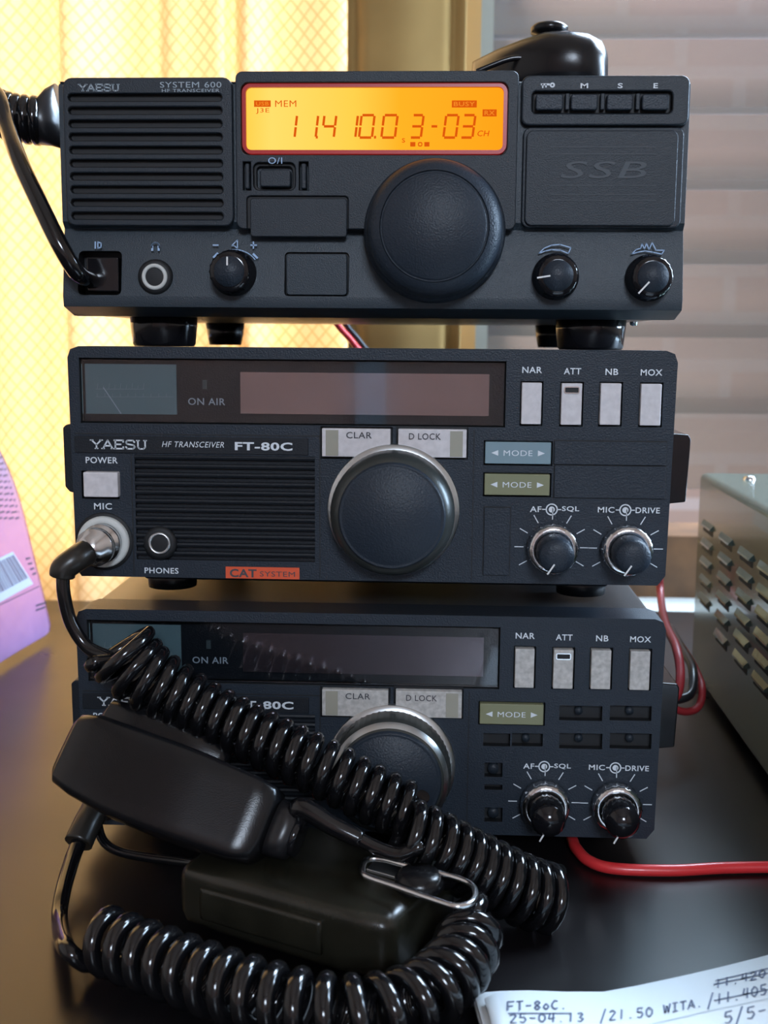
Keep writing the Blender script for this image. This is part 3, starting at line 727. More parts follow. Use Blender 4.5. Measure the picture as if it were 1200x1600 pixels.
    x, z = P(244, 433); B('slot', 'sill').lathe([(.0068, 0), (.0066, -.0022), (.0052, -.0026), (0, -.0026)], x, z, 40).use('sill').lathe([(.0050, -.0026), (.0048, -.0033), (.0037, -.0033), (.0035, -.0027)], x, z, 40).build('phones_jack', root)
    w = B('ink_blue'); Y = -.0006
    def arc(cx, cy_, r, a0, a1, n=14): return [(cx+r*math.cos(math.radians(a0+(a1-a0)*i/n)), cy_-r*math.sin(math.radians(a0+(a1-a0)*i/n))) for i in range(n+1)]
    mark_icon(w, arc(367, 430, 40, 38, 142), .0004, Y); mark_icon(w, [(333, 383), (341, 383)], .0005, Y); mark_icon(w, [(392, 383), (401, 383)], .0005, Y); mark_icon(w, [(396, 378), (396, 388)], .0005, Y)
    mark_icon(w, [(362, 384), (368, 378), (371, 375), (371, 388), (366, 384), (362, 384)], .0004, Y)
    for q in ((334, 402, 340, 396), (396, 397, 402, 403)): mark_icon(w, [(q[0], q[1]), (q[2], q[3])], .0008, Y)
    mark_icon(w, arc(243, 385, 6, -20, 200), .0005, Y); mark_icon(w, [(238, 385), (238, 391)], .0008, Y); mark_icon(w, [(248, 385), (248, 391)], .0008, Y)
    mark_icon(w, [(149, 378), (149, 388)], .0005, Y); mark_icon(w, [(153, 378), (153, 388), (158, 386), (158, 380), (153, 378)], .0005, Y)
    mark_icon(w, [(842, 396), (850, 388), (862, 383), (875, 382), (892, 387), (888, 396), (876, 391), (862, 390), (852, 392), (842, 396)], .0004, Y)
    mark_icon(w, [(987, 397), (994, 390), (1001, 388), (1003, 381), (1007, 389), (1010, 380), (1014, 390), (1019, 379), (1025, 391), (1038, 391), (1034, 397), (1020, 394), (1008, 392), (996, 394), (987, 397)], .0004, Y)
    w.build('lettering', bez)
    B('case').box(xa+.003, xb-.003, .0215, .225, zb+.0002, zt-.0008).build('case', root, bevel=.002, seg=3)
    for px0, px1, yy in ((205, 308, .033), (868, 978, .033)):
        c0, c1 = P(px0, 515, yy)[0], P(px1, 515, yy)[0]; r = (c1-c0)/2; h = zb-(EYE-.0030)
        f_ = B('gloss_black').lathe([(0, 0), (r, 0), (r*.99, h*.3), (r*.93, h-.001), (r*.88, h), (0, h)], 0, 0, 40)
        f_.move(Matrix.Translation(((c0+c1)/2, yy, zb)) @ Matrix.Rotation(-PI/2, 4, 'X').inverted() @ Matrix.Scale(-1, 4, (0, 1, 0)))
        f_.build('foot', root)
    for px0, px1, yy in ((322, 382, .19), (836, 893, .19)):
        c0, c1 = P(px0, 515, yy)[0], P(px1, 515, yy)[0]; r = (c1-c0)/2; h = zb-(EYE-.0030)
        f_ = B('gloss_black').lathe([(0, 0), (r, 0), (r*.94, h*.5), (r*.82, h), (0, h)], 0, 0, 32)
        f_.move(Matrix.Translation(((c0+c1)/2, yy, zb)) @ Matrix.Rotation(-PI/2, 4, 'X').inverted() @ Matrix.Scale(-1, 4, (0, 1, 0)))
        f_.build('foot', root)
    sx_ = P(990, 508, .06); B('chrome').lathe([(.0018, 0), (.0016, .0015), (0, .002)], 0, 0, 16).move(Matrix.Translation((sx_[0], .06, zb)) @ Matrix.Rotation(-PI/2, 4, 'X')).build('screw', root)
top_radio()

# ================================================================== microphone on top
ZT = EYE+.0976-.0008
def c3(px, py, Y): return at(px, py, Y)
m0 = thing('hand_microphone', 'glossy black hand microphone lying on top of the topmost radio', 'microphone', (.06, .07, ZT))
Xa, Za = Vector((1, 0, 0)), Vector((0, 0, 1))
def tsec(px, ptop, Y, d, q=2.6):
    p = at(px, ptop, Y); h = (p.z-ZT)/2; return (Vector((p.x, Y, ZT+h)), Vector((0, 1, 0)), Za, d, h, q)
B('mic_black').loft([tsec(738, 98, .085, .008), tsec(742, 97, .083, .014), tsec(775, 84, .078, .024), tsec(810, 72, .074, .029), tsec(845, 61, .071, .031), tsec(880, 59, .07, .032), tsec(910, 63, .07, .031), tsec(930, 72, .07, .028), tsec(940, 84, .07, .022), tsec(944, 98, .07, .012)], 40).build('body', m0)
p = at(858, 56, .066)
B('mic_black').lathe([(0, .0), (.0045, 0), (.0045, .0022), (.0078, .0030), (.0080, .0052), (.0066, .0064), (0, .0066)], 0, 0, 32).move(Matrix.Translation((p.x, .066, p.z-.002)) @ Matrix.Rotation(PI/2, 4, 'X')).build('hanger_button', m0)
e_ = [at(x_, y_, .040) for x_, y_ in ((745, 106), (790, 88), (815, 84), (832, 90), (838, 112))]
B('gloss_black').tube(catmull([Vector((q.x, .047, q.z)) for q in e_], 8), .0012, 8).build('talk_bar', m0)
# its coiled cord, out past the left side, and the straight tail into the front socket
c0 = thing('coiled_cord', 'short tight black coiled cord curling past the left side of the top radio', 'cord', tuple(at(50, 190, .045)))
pth = [at(-60, 150, .05), at(-20, 170, .05), at(15, 183, .05), at(66, 190, .052)]
B('cable').tube(helix(pth, .0078, 9, per=20), .0026, 10).build('coil', c0)
q0, q1, q2, q3 = at(56, 192, .052), at(90, 186, .055), at(130, 170, .065), at(190, 160, .245)
ax = (q1-q0).normalized(); ua = Vector((0, 1, 0)); va = ax.cross(ua).normalized()
B('rubber').loft([(q0, ua, va, .0085, .0095, 2), (at(72, 190, .053), ua, va, .009, .0105, 2), (at(85, 186, .055), ua, va, .010, .0128, 2), (at(100, 178, .06), ua, va, .010, .0130, 2)], 28).build('cord_boot', c0)
pt = [at(148, 440, .006), at(138, 436, -.004), at(120, 425, -.014), at(92, 380, -.017), at(58, 310, -.012), at(30, 250, .0), at(10, 195, .02), at(-4, 150, .035), at(-30, 130, .05), at(-60, 150, .05)]
B('cable').tube(catmull(pt, 10), .0033, 12).build('straight_tail', c0)
X = RC(136, 402, 186, 456, 0); ORG = Vector(c0.location)
B('gloss_black').box(X[0], X[1], -.0005, .0075, X[2], X[3]).build('plug', c0, bevel=.0006)

# ================================================================== plugs and cords of the two lower radios
def mic_plug(parent, sock, d, L1=.010):
    d = d.normalized(); u_ = d.orthogonal().normalized(); v_ = d.cross(u_)
    def ring(s_, r): return (sock+d*s_, u_, v_, r, r, 2)
    B('chrome').loft([ring(-.001, .0078), ring(.003, .0080), ring(.0032, .0066), ring(.0055, .0066), ring(.0057, .0076), ring(.009, .0076), ring(.0092, .0062), ring(.015, .0056)], 36).build('plug_collar', parent)
sock1 = Vector((P(163, 846)[0], -.002, P(163, 846)[1]))
e1 = at(128, 868, -.022); e2 = at(100, 888, -.026)
cd1 = thing('coiled_cord', 'black coiled cord plugged into middle radio, draped diagonally across the lowest radio', 'cord', tuple(sock1))
mic_plug(cd1, sock1, e1-sock1)
B('cable_sheath').tube(catmull([at(134, 864, -.019), at(118, 874, -.024), e2, at(97, 900, -.026)], 6), lambda u_: .0052-.0004*u_, 14).build('cord_boot', cd1)
YA = -.018
start = [at(98, 892, -.026), at(100, 930, -.027), at(112, 975, -.027), at(138, 1012, -.028), at(175, 1030, -.032)]
cA = [at(182, 1006, YA-.010), at(222, 1052, YA-.011), at(300, 1098, YA-.012), at(400, 1150, YA-.018), at(500, 1198, YA-.024), at(590, 1245, YA-.028), at(650, 1275, YA-.030)]
cB0 = [at(650, 1275, YA-.030), at(720, 1310, -.042), at(790, 1350, -.040), at(840, 1385, -.038)]
hA = helix(cA, lambda u_: .0090+.0036*max(0, 1-u_*3.2), 20.5, phase=2.2, nrm0=Vector((0, 0, 1)))
ta = catmull(start+[hA[0]], 10)
cB = [at(628, 1296, -.062), at(680, 1320, -.062), at(750, 1358, -.060), at(815, 1390, -.058), at(868, 1408, -.054)]
hB = helix(cB, lambda u_: .0100+.0008*u_, 11.5, phase=2.6, nrm0=Vector((0, 0, 1)))
B('cable').tube(ta+hA[1:], .0026, 10).build('coil_run', cd1)
# microphone 1 geometry needs its lead
mic1 = thing('hand_microphone', 'black hand microphone leaning on the lowest radio, left end raised', 'microphone', tuple(at(270, 1260, -.045)))
L, R_ = at(110, 1172, -.040), at(428, 1293, -.060)
ax = (R_-L).normalized(); nf = Vector((0, -.86, .50)); nf = (nf-ax*nf.dot(ax)).normalized(); va = ax.cross(nf).normalized()
if va.z < 0: va = -va
LL = (R_-L).length
def ms(s_, hv, hn, off=0, q=6.5, offn=0): return (L+ax*(LL*s_)+va*off+nf*offn, va, nf, hv, hn, q)
B('mic_black').loft([ms(-.005, .006, .004, q=3), ms(.0, .0105, .008), ms(.03, .0135, .011), ms(.12, .0155, .0128), ms(.3, .0165, .0135, -.001), ms(.5, .0168, .013, -.001), ms(.66, .0165, .0125, -.001), ms(.70, .0162, .0118, -.001), ms(.88, .0155, .0112, -.001), ms(.97, .0140, .010, -.001), ms(1.0, .010, .007, -.001, 3)], 72).build('body', mic1)
# raised back shell with ridge
B('mic_black').loft([ms(.04, .0085, .004, .004, 3, -.009), ms(.10, .0120, .006, .003, 3.5, -.011), ms(.5, .0130, .006, .003, 3.5, -.011), ms(.62, .012, .004, .003, 3, -.009)], 30).build('back_shell', mic1)
def hp(px, py, Y, a_, b_): return (at(px, py, Y), va, nf, a_, b_, 3.5)
B('mic_black').loft([hp(160, 1126, -.030, .004, .003), hp(172, 1119, -.030, .0062, .005), hp(230, 1132, -.032, .0062, .005), hp(290, 1162, -.036, .0058, .005), hp(345, 1188, -.040, .005, .005), hp(356, 1194, -.041, .003, .003)], 30).build('talk_lever', mic1)
B('rubber').loft([(R_+ax*.0005, va, nf, .0105, .0085, 3), (R_+ax*.008, va, nf, .009, .0075, 2.5), (R_+ax*.0085, va, nf, .0078, .0065, 2)], 28).build('end_block', mic1)
rel = catmull([R_+ax*.008+va*.003, at(470, 1262, -.062), at(520, 1290, -.066), at(565, 1312, -.068)], 8)
B('cable').tube(rel, lambda u_: .0042-.0010*u_, 12).build('strain_relief', mic1)
ORG = Vector(mic1.location)
B('gloss_black').tube([R_+ax*.0075, R_+ax*.0105], .0072, 24).build('grommet', mic1)
lead = thing('coiled_cord', 'black coiled cord of the upper hand microphone, its loops above the chrome wire loop', 'cord', tuple(at(700, 1340, -.06)))
ld = catmull([at(560, 1310, -.068), at(590, 1325, -.070), at(625, 1335, -.072), at(655, 1322, -.072), hB[0]], 10)
B('cable').tube(ld+hB[1:], .0026, 10).build('coil_run', lead)

# lower cord and plug
sock2 = sock1+LOW
cd2 = thing('coiled_cord', 'thick black coiled cord looping along the front edge, plugged into the lowest radio', 'cord', tuple(sock2))
mic_plug(cd2, sock2, at(142, 1275, -.022)-sock2)
B('cable_sheath').tube(catmull([at(150, 1262, -.016), at(135, 1290, -.024), at(122, 1318, -.030)], 6), .0056, 14).build('cord_boot', cd2)
st2 = [at(124, 1314, -.030), at(112, 1345, -.040), at(98, 1395, -.058), at(93, 1440, -.074), tz(103, 1480, .012), tz(128, 1503, .008)]
cC = [tz(150, 1464, .0130), tz(230, 1494, .0130), tz(330, 1532, .0130), tz(430, 1563, .0130), tz(530, 1582, .0130), tz(610, 1576, .0130), tz(675, 1548, .0130), tz(722, 1497, .0135), tz(732, 1455, .0150), tz(712, 1424, .020)]
hC = helix(cC, .0086, 20, phase=2.8, nrm0=Vector((0, 0, 1)))
B('cable').tube(catmull(st2+[hC[0]], 10)+hC[1:], .0030, 10).build('coil_run', cd2)
th = thing('cable', 'thin black cable curving out under the upper hand microphone', 'cable', tuple(at(200, 1330, 0)))
B('cable').tube(catmull([at(152, 1262, -.006), at(153, 1290, -.014), at(165, 1318, -.018), at(200, 1334, -.020), at(280, 1346, -.024), at(330, 1352, -.03)], 10), .0019, 10).build('run', th)

# microphone 2 lying on the desk
mic2 = thing('hand_microphone', 'dark olive-black hand microphone lying flat on the desk below the other', 'microphone', tuple(at(450, 1450, -.07)))
H2 = .025
fl, fr_ = onz(275, 1362, H2-.003), onz(603, 1450, H2-.002)
ax = (fr_-fl); ax.z = 0; L2 = ax.length; ax.normalize(); bk = Vector((-ax.y, ax.x, 0)); zz = Vector((0, 0, 1))
D2 = .055
def m2s(s_, hw, hh, q=6.5): return (Vector((fl.x, fl.y, 0))+ax*(L2*s_)+bk*(D2/2)+zz*(H2/2+.0005), bk, zz, hw, hh, q)
B('mic_olive').loft([m2s(-.02, .018, .007, 3), m2s(0, .0245, .0100), m2s(.04, .0268, .0117), m2s(.3, .0275, .0124), m2s(.8, .0275, .0125), m2s(.96, .0265, .0121), m2s(1.0, .024, .0105), m2s(1.01, .020, .008, 3)], 72).build('body', mic2)
ridge = [onz(x_, y_, .0215)+Vector((0, -.001, 0)) for x_, y_ in ((320, 1407), (400, 1420), (480, 1442), (550, 1462))]
base_c = Vector((fl.x, fl.y, 0))
B('mic_olive').loft([(base_c+ax*(L2*s_)-bk*(.0004)+zz*.0135, bk, zz, .0018, .0060, 4) for s_ in (.14, .16, .70, .72)], 20).build('side_grip', mic2)
def top2(px, py, dz=0): p = onz(px, py, H2+.0005); return Vector((p.x, p.y, H2+.0005+dz))
pl = [top2(572, 1362), top2(668, 1390), top2(690, 1352), top2(600, 1332)]
b_ = B('satin'); lo = [b_.v(p) for p in pl]; hi = [b_.v(p+zz*.0012) for p in pl]
b_.f(lo); b_.f(hi[::-1])
for i in range(4): b_.f([lo[i], lo[(i+1) % 4], hi[(i+1) % 4], hi[i]])
b_.build('hanger_plate', mic2, bevel=.0003)
kb = top2(655, 1385); B('mic_black').lathe([(.0085, 0), (.0085, .003), (.0065, .0055), (0, .006)], 0, 0, 32).move(Matrix.Translation(kb) @ Matrix.Rotation(PI/2, 4, 'X')).build('hanger_button', mic2)
for sx_, sy_ in ((440, 1332),):
    s_ = top2(sx_, sy_); B('chrome').lathe([(.003, 0), (.0026, .001), (.0012, .0012), (0, .0006)], 0, 0, 20).move(Matrix.Translation(s_) @ Matrix.Rotation(PI/2, 4, 'X')).build('screw', mic2)
wz = .030
wl = [onz(x_, y_, wz) for x_, y_ in ((566, 1356), (572, 1369), (620, 1386), (680, 1407), (712, 1416), (735, 1411), (743, 1396), (733, 1380), (700, 1368), (650, 1357), (600, 1343), (574, 1343))]
wl = catmull(wl+[wl[0]], 6)[:-1]
B('chrome').tube(wl, .0011, 10, closed=True).build('wire_hanger', mic2, label='chrome wire loop')

# ================================================================== power supply box on the right
n_b = onz(1200, 1234, 0); nearY = n_b.y; ztop = at(1200, 810, nearY).z
far = onz(1093, 738, ztop)
ps = thing('power_supply', 'grey-green metal power supply box with pressed side vents at the right edge', 'power supply', (far.x, nearY, 0))
dr = Vector((far.x-n_b.x, far.y-n_b.y, 0)); dr.normalize(); sd = Vector((dr.y, -dr.x, 0))
F0 = Vector((far.x, far.y, 0)); Lp = .36; Wp = .22
def pp(s_, w_, z): return F0-dr*s_+sd*w_+Vector((0, 0, z))
def bx(b_, s0, s1, w0, w1, z0, z1):
    vs = [b_.v(pp(s_, w_, z_)) for z_ in (z0, z1) for w_ in (w0, w1) for s_ in (s0, s1)]
    for q in ((0, 2, 3, 1), (4, 5, 7, 6), (0, 1, 5, 4), (2, 6, 7, 3), (1, 3, 7, 5), (0, 4, 6, 2)): b_.f([vs[i] for i in q])
    return b_
hb = bx(B('psu'), 0, Lp, 0, Wp, .004, ztop)
hb.build('housing', ps, bevel=.004, seg=4)
for s_ in (.02, Lp-.03):
    for w_ in (.02, Wp-.03): bx(B('rubber'), s_, s_+.014, w_, w_+.014, 0, .005).build('foot', ps)
# vents: pressed louvres on the left face
for cxp, y0, n_ in ((1104, 850, 5), (1132, 862, 6), (1163, 880, 6), (1195, 905, 6), (1232, 930, 6), (1275, 960, 6)):
    # distance along the face for this column
    best = min((abs((lambda p: 600+FPX*((p-EYEP).dot(RT))/((p-EYEP).dot(FW)))(pp(k/1000, 0, .08))-cxp), k/1000) for k in range(0, 340))[1]
    for i in range(n_):
        zc = ztop-.030-i*.0112
        b_ = B('psu', 'psu_hole')
        s0, s1 = best-.0145, best+.0145
        for (sa, sb_) in ((s0, s1),):
            prof = [(0, .0038), (-.0018, .0012), (-.0020, .0002), (0, .0002)]
            va_ = [b_.v(pp(sa+(.002 if w_ < 0 else 0), w_, zc+z_)) for w_, z_ in prof]; vb_ = [b_.v(pp(sb_-(.002 if w_ < 0 else 0), w_, zc+z_)) for w_, z_ in prof]
            for j in range(4): b_.f([va_[j], vb_[j], vb_[(j+1) % 4], va_[(j+1) % 4]])
            b_.f(va_); b_.f(vb_[::-1])
            b_.use('psu_hole'); bx(b_, sa+.001, sb_-.001, -.0002, .001, zc-.0032, zc+.0001)
        b_.build('side_vent', ps)
for k in range(6):
    for j in range(4):
        b_ = B('psu_hole'); bx(b_, .055+k*.022, .063+k*.022, .035+j*.04, .065+j*.04, ztop-.001, ztop+.0003); b_.build('top_vent', ps)
sc = pp(.035, .022, ztop); B('chrome').lathe([(.0038, 0), (.0034, .0018), (0, .0024)], 0, 0, 20).move(Matrix.Translation(sc) @ Matrix.Rotation(PI/2, 4, 'X')).build('screw', ps)

# ================================================================== wires
def wire(name, label, pts, r, mt_, grp=None):
    global ORG
    ORG = Vector(pts[len(pts)//2]); b_ = B(mt_).tube(catmull(pts, 10), r, 10); o_ = b_.build(name); o_.location = ORG; tag(o_, label, 'cable', grp); return o_
wire('red_cable', 'red cable running along the desk from beneath the lowest radio to the right', [tz(880, 1290, .0026)+Vector((0, .03, 0)), tz(893, 1308, .0026), tz(900, 1325, .0026), tz(920, 1345, .0026), tz(960, 1357, .0026), tz(1050, 1360, .0026), tz(1130, 1356, .0026), tz(1230, 1354, .0026), tz(1400, 1350, .0026)], .0024, 'red_wire')
wire('red_wire', 'red power wire hanging down behind the gap under the top radio', [at(505, 470, .24), at(528, 508, .25), at(552, 536, .26), at(580, 580, .27), at(600, 700, .265)], .0019, 'red_wire')
wire('black_wire', 'black power wire hanging beside the red one behind the radios', [at(518, 470, .246), at(541, 508, .256), at(564, 536, .266), at(592, 580, .276), at(615, 700, .272)], .0019, 'rubber')
wire('red_wire', 'red wire loop drooping to the right of the lowest radio', [at(1030, 880, .27), at(1032, 930, .26), at(1040, 975, .19), at(1056, 1010, .14), at(1063, 1050, .12), at(1058, 1085, .11), at(1040, 1100, .11)], .0024, 'shaded_red', 'red wire loops beside the stack')
wire('red_wire', 'outer red wire loop beside the lowest radio, nearer the power supply', [at(1048, 985, .23), at(1078, 1030, .17), at(1096, 1070, .13), at(1092, 1103, .12), at(1070, 1112, .115), at(1040, 1102, .11)], .0020, 'shaded_red', 'red wire loops beside the stack')
wire('black_wire', 'black wire loop drooping beside the lowest radio among the red wires', [at(1046, 980, .24), at(1066, 1015, .18), at(1082, 1045, .14), at(1078, 1085, .12), at(1040, 1096, .115)], .0024, 'rubber')

# ================================================================== notebook
nb = thing('notebook', 'open white notepad with handwritten notes at the bottom right corner', 'notebook', tuple(tz(1000, 1590, 0)))
NZ = .012
edge = [(757, 1560), (775, 1551), (800, 1549), (840, 1548), (900, 1550), (960, 1550), (1010, 1541), (1080, 1526), (1140, 1512), (1200, 1497), (1300, 1470)]
def sheet(z, dx, mt_, name, side=0, curl=0):
    b_ = B(mt_); bk_ = [tz(x_, y_, z) for x_, y_ in edge]
    bk_ = [p+Vector((dx, 0, 0)) for p in bk_]
    L_ = (bk_[0]-bk_[-1]); rows = []
    for j in range(8):
        f_ = j/7
        rows.append([p+Vector((.02*f_, -.16*f_, 0)) + Vector((0, 0, curl*max(0, 1-i/3)**2*(1-.2*f_))) for i, p in enumerate(bk_)])
    V = [[b_.v(p) for p in r] for r in rows]
    for r0, r1 in zip(V, V[1:]):
        for i in range(len(r0)-1): b_.f([r0[i], r0[i+1], r1[i+1], r1[i]], True)
    o_ = b_.build(name, nb); md = o_.modifiers.new('t', 'SOLIDIFY'); md.thickness = .0015 if side else .0004; md.offset = -1
    return o_
for k in range(6): sheet(.0016+k*.0018, -.0035+.0008*((k*5) % 4), 'paper', 'page', 1)
pg = sheet(NZ+.0006, 0, 'paper', 'top_page')
GL = {'F': [[(1, 1), (0, 1), (0, 0)], [(0, .5), (.8, .5)]], 'T': [[(0, 1), (1, 1)], [(.5, 1), (.5, 0)]], '-': [[(.1, .5), (.9, .5)]], '8': [[(.5, .5), (.1, .75), (.5, 1), (.9, .75), (.5, .5), (.1, .25), (.5, 0), (.9, .25), (.5, .5)]],
      '0': [[(.5, 0), (.1, .3), (.1, .7), (.5, 1), (.9, .7), (.9, .3), (.5, 0)]], 'C': [[(.9, .85), (.5, 1), (.1, .6), (.1, .3), (.5, 0), (.9, .15)]], '.': [[(.4, .0), (.5, .08)]], '2': [[(.1, .8), (.5, 1), (.9, .75), (.1, 0), (.95, 0)]],
      '5': [[(.9, 1), (.2, 1), (.15, .6), (.7, .6), (.9, .3), (.6, 0), (.1, .1)]], '4': [[(.3, 1), (.1, .4), (.95, .45)], [(.75, 1), (.7, 0)]], '1': [[(.5, 1), (.45, 0)]], '3': [[(.1, .9), (.6, 1), (.8, .75), (.4, .55), (.9, .3), (.5, 0), (.1, .1)]],
      '/': [[(.8, 1.2), (.1, -.3)]], 'W': [[(0, 1), (.25, 0), (.5, .8), (.75, 0), (1, 1)]], 'I': [[(.1, 1), (.9, 1)], [(.5, 1), (.5, 0)], [(.1, 0), (.9, 0)]], 'A': [[(0, 0), (.5, 1), (1, 0)], [(.2, .35), (.8, .35)]], ' ': [],
      'o': [[(.5, 0), (.1, .3), (.5, .65), (.9, .3), (.5, 0)]]}
wr = B('pen')
ZW = NZ+.0008
def w_on(x_, y_): return tz(x_, y_, ZW)
def rib(pts, w=.00055):
    for a, b in zip(pts, pts[1:]):
        d = (b-a); 
        if d.length < 1e-7: continue
        n_ = Vector((-d.y, d.x, 0)).normalized()*w/2; wr.f([wr.v(a+n_), wr.v(a-n_), wr.v(b-n_), wr.v(b+n_)])
def hand(s_, x0, y0, x1, y1, h):       # baseline from (x0,y0) to (x1,y1) read off the photograph
    n_ = len(s_); cw = (x1-x0)/n_
    for i, ch in enumerate(s_):
        for st_ in GL[ch]:
            rib([w_on(x0+cw*(i+.08+.78*a), y0+(y1-y0)*(i+a)/n_-h*c) for a, c in st_])
hand('FT-8oC.', 792, 1579, 888, 1576, 14)
rib([w_on(794, 1583), w_on(893, 1583)])
hand('25-04.13', 795, 1598, 915, 1596, 14)
hand('/21.50', 936, 1595, 1022, 1588, 15); hand('WITA.', 1036, 1583, 1100, 1572, 13); hand('/11.405', 1104, 1572, 1200, 1553, 16)
hand('11.420', 1116, 1544, 1198, 1526, 13)
rib([w_on(1115, 1538), w_on(1200, 1520)]); rib([w_on(1118, 1532), w_on(1200, 1513)]); rib([w_on(1116, 1563), w_on(1200, 1546)])
hand('5/5-', 1130, 1600, 1200, 1586, 18)
wr.use('rule'); rib([w_on(1010, 1602), w_on(1100, 1581), w_on(1200, 1560)], .0003)
wr.build('handwriting', pg)

# ================================================================== foil bag
bg = thing('foil_bag', 'lilac and pink foil snack bag with a barcode standing at the left edge', 'bag', (-.34, .31, 0))
# right outline and bottom of the pouch, read on its own plane
YB_ = .30
rt_edge = [(84, 1000), (78, 965), (70, 930), (60, 890), (50, 850), (41, 810), (30, 770), (17, 735), (0, 700), (-22, 665), (-50, 630)]
def bagpt(px, py, bulge=0): p = at(px, py, YB_); return p+Vector((0, -bulge, 0))
b_ = B('bag'); rows_f, rows_b = [], []; nu = 18
for j, (x_, y_) in enumerate(rt_edge):
    v_ = j/(len(rt_edge)-1); f_, bq = [], []
    yl = y_+(1-v_)*112+10          # bottom seam slopes down to the left
    for i in range(nu+1):
        u_ = i/nu; px = x_-u_*430; py = y_+(yl-y_)*min(1, u_*2.2)
        p = at(px, py, .335-.42*min(u_, .3)); p.z = max(p.z, .004)
        bul = .030*math.sin(PI*min(1, max(0, u_)))**.6*(math.sin(PI*(.10+.86*v_)))**.7
        if i in (0, nu): bul = .0004
        wr_ = .0015*math.sin(9*u_+7*v_)+.0018*math.sin(19*v_-16*u_)+.0010*math.sin(37*v_+40*u_)
        f_.append(b_.v(p+Vector((0, -bul+wr_*(1 if 0 < i < nu else 0), 0)))); bq.append(b_.v(p+Vector((0, bul*.8+.0006, 0))))
    rows_f.append(f_); rows_b.append(bq)
n_r = len(rt_edge)
for j in range(n_r-1):
    for i in range(nu):
        b_.f([rows_f[j][i], rows_f[j][i+1], rows_f[j+1][i+1], rows_f[j+1][i]], True)
        b_.f([rows_b[j][i+1], rows_b[j][i], rows_b[j+1][i], rows_b[j+1][i+1]], True)
    b_.f([rows_b[j][0], rows_f[j][0], rows_f[j+1][0], rows_b[j+1][0]], True); b_.f([rows_f[j][nu], rows_b[j][nu], rows_b[j+1][nu], rows_f[j+1][nu]], True)
for i in range(nu):
    b_.f([rows_f[0][i+1], rows_f[0][i], rows_b[0][i], rows_b[0][i+1]]); b_.f([rows_f[-1][i], rows_f[-1][i+1], rows_b[-1][i+1], rows_b[-1][i]])
pouch = b_.build('pouch', bg, subdiv=1)
from mathutils.bvhtree import BVHTree
dg = bpy.context.evaluated_depsgraph_get(); pe = pouch.evaluated_get(dg); bme = bmesh.new(); bme.from_mesh(pe.to_mesh()); bme.transform(Matrix.Translation(ORG)); bvh = BVHTree.FromBMesh(bme)
def onbag(px, py, off=.0005):
    d = ray(px, py).normalized(); h = bvh.ray_cast(EYEP, d)[0]
    return (h-d*off) if h is not None else None
def patch(b2, quad, nx, ny, off):
    g = []
    for j in range(ny+1):
        r_ = []
        for i in range(nx+1):
            a = Vector(quad[0]).lerp(Vector(quad[1]), i/nx); c = Vector(quad[3]).lerp(Vector(quad[2]), i/nx); q = a.lerp(c, j/ny); h = onbag(q.x, q.y, off)
            r_.append(b2.v(h) if h is not None else None)
        g.append(r_)
    for j in range(ny):
        for i in range(nx):
            q = [g[j][i], g[j][i+1], g[j+1][i+1], g[j+1][i]]
            if all(q): b2.f(q, True)
q4 = [(-28, 885), (20, 862), (52, 912), (-2, 942)]
b2 = B('label_white'); patch(b2, q4, 8, 8, .0006)
b2.use('bag_print')
bt_, k = 0.06, 0
while bt_ < .93:
    w_ = random.choice((.014, .022, .036)); A = Vector(q4[0]).lerp(Vector(q4[1]), bt_); B_ = Vector(q4[0]).lerp(Vector(q4[1]), min(.97, bt_+w_)); D_ = Vector(q4[3]).lerp(Vector(q4[2]), bt_); C_ = Vector(q4[3]).lerp(Vector(q4[2]), min(.97, bt_+w_))
    patch(b2, [A.lerp(D_, .08), B_.lerp(C_, .08), B_.lerp(C_, .80), A.lerp(D_, .80)], 1, 6, .0009); bt_ += w_+random.choice((.02, .03))
b2.build('barcode_label', bg, label='white barcode label')
b3 = B('bag_print')
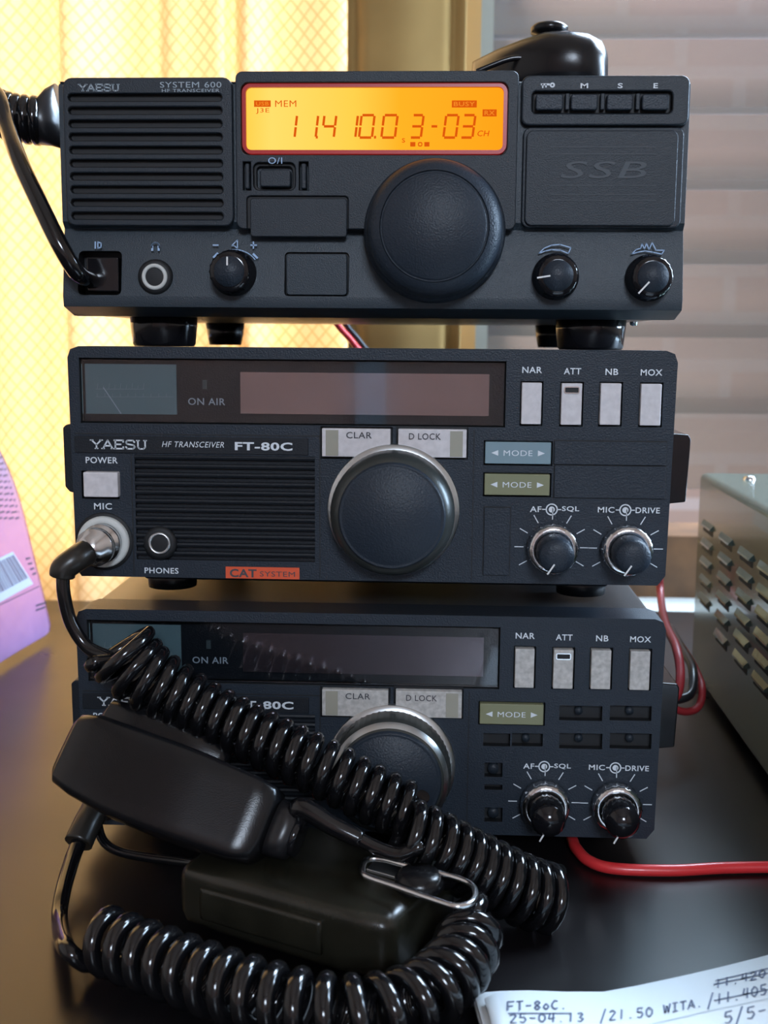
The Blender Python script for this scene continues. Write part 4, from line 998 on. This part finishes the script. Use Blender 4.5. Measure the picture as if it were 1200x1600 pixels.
for j in range(11):
    y_ = 712+j*9.5; x1_ = 4+j*2.9; x_ = -20
    while x_ < x1_:
        w_ = random.uniform(4, 9); patch(b3, [(x_, y_+2), (min(x_+w_, x1_), y_), (min(x_+w_, x1_), y_+3), (x_, y_+5)], 2, 1, .0006); x_ += w_+2.5
for j in range(4):
    y_ = 872+j*8; patch(b3, [(40+j*3.5, y_), (54+j*2.6, y_-4), (55+j*2.6, y_-1), (41+j*3.5, y_+3)], 2, 1, .0006)
for j in range(2):
    y_ = 945+j*7; patch(b3, [(56, y_), (71, y_-5), (71.5, y_-2), (56.5, y_+3)], 2, 1, .0006)
patch(b3, [(-4, 946), (62, 915), (62, 916.4), (-4, 947.6)], 12, 1, .0006)
b3.build('printing', bg); bme.free()

# ================================================================== light
def area(name, loc, tgt, sx_, sy_, pw_, col):
    l = bpy.data.lights.new(name, 'AREA'); l.shape = 'RECTANGLE'; l.size = sx_; l.size_y = sy_; l.energy = pw_; l.color = col
    o_ = bpy.data.objects.new(name, l); C.objects.link(o_); o_.location = loc
    o_.rotation_euler = (Vector(tgt)-Vector(loc)).to_track_quat('-Z', 'Y').to_euler(); return o_
W = bpy.data.worlds.new('sky'); S.world = W; W.use_nodes = True
W.node_tree.nodes['Background'].inputs[0].default_value = (.55, .72, 1, 1); W.node_tree.nodes['Background'].inputs[1].default_value = .22
area('daylight_behind_curtain', (-.62, 1.05, .30), (-.42, .5, .15), .8, 1.0, 45, (1, .92, .80))
area('daylight_right_window', (XR+.10, .26, .57), (0, .05, .2), .48, .66, 55, (.55, .75, 1))
area('daylight_rear_window', (.35, YF-.10, 1.22), (0, 0, .15), .55, .50, 46, (.72, .84, 1))
area('added_fill_outside_louvres', (.75, .78, 1.02), (.15, -.05, 0), 1.0, .55, 75, (.62, .79, 1))  # added fill lamp between louvres and brick wall, brightens upward-facing surfaces
area('daylight_outside', (1.0, 1.25, 1.9), (.8, 1.75, .1), 1.6, .3, 2.6, (.80, .88, 1))
S.view_settings.view_transform = 'Standard'; S.view_settings.look = 'None'; S.view_settings.exposure = 0; S.view_settings.gamma = 1
S.view_settings.use_curve_mapping = False
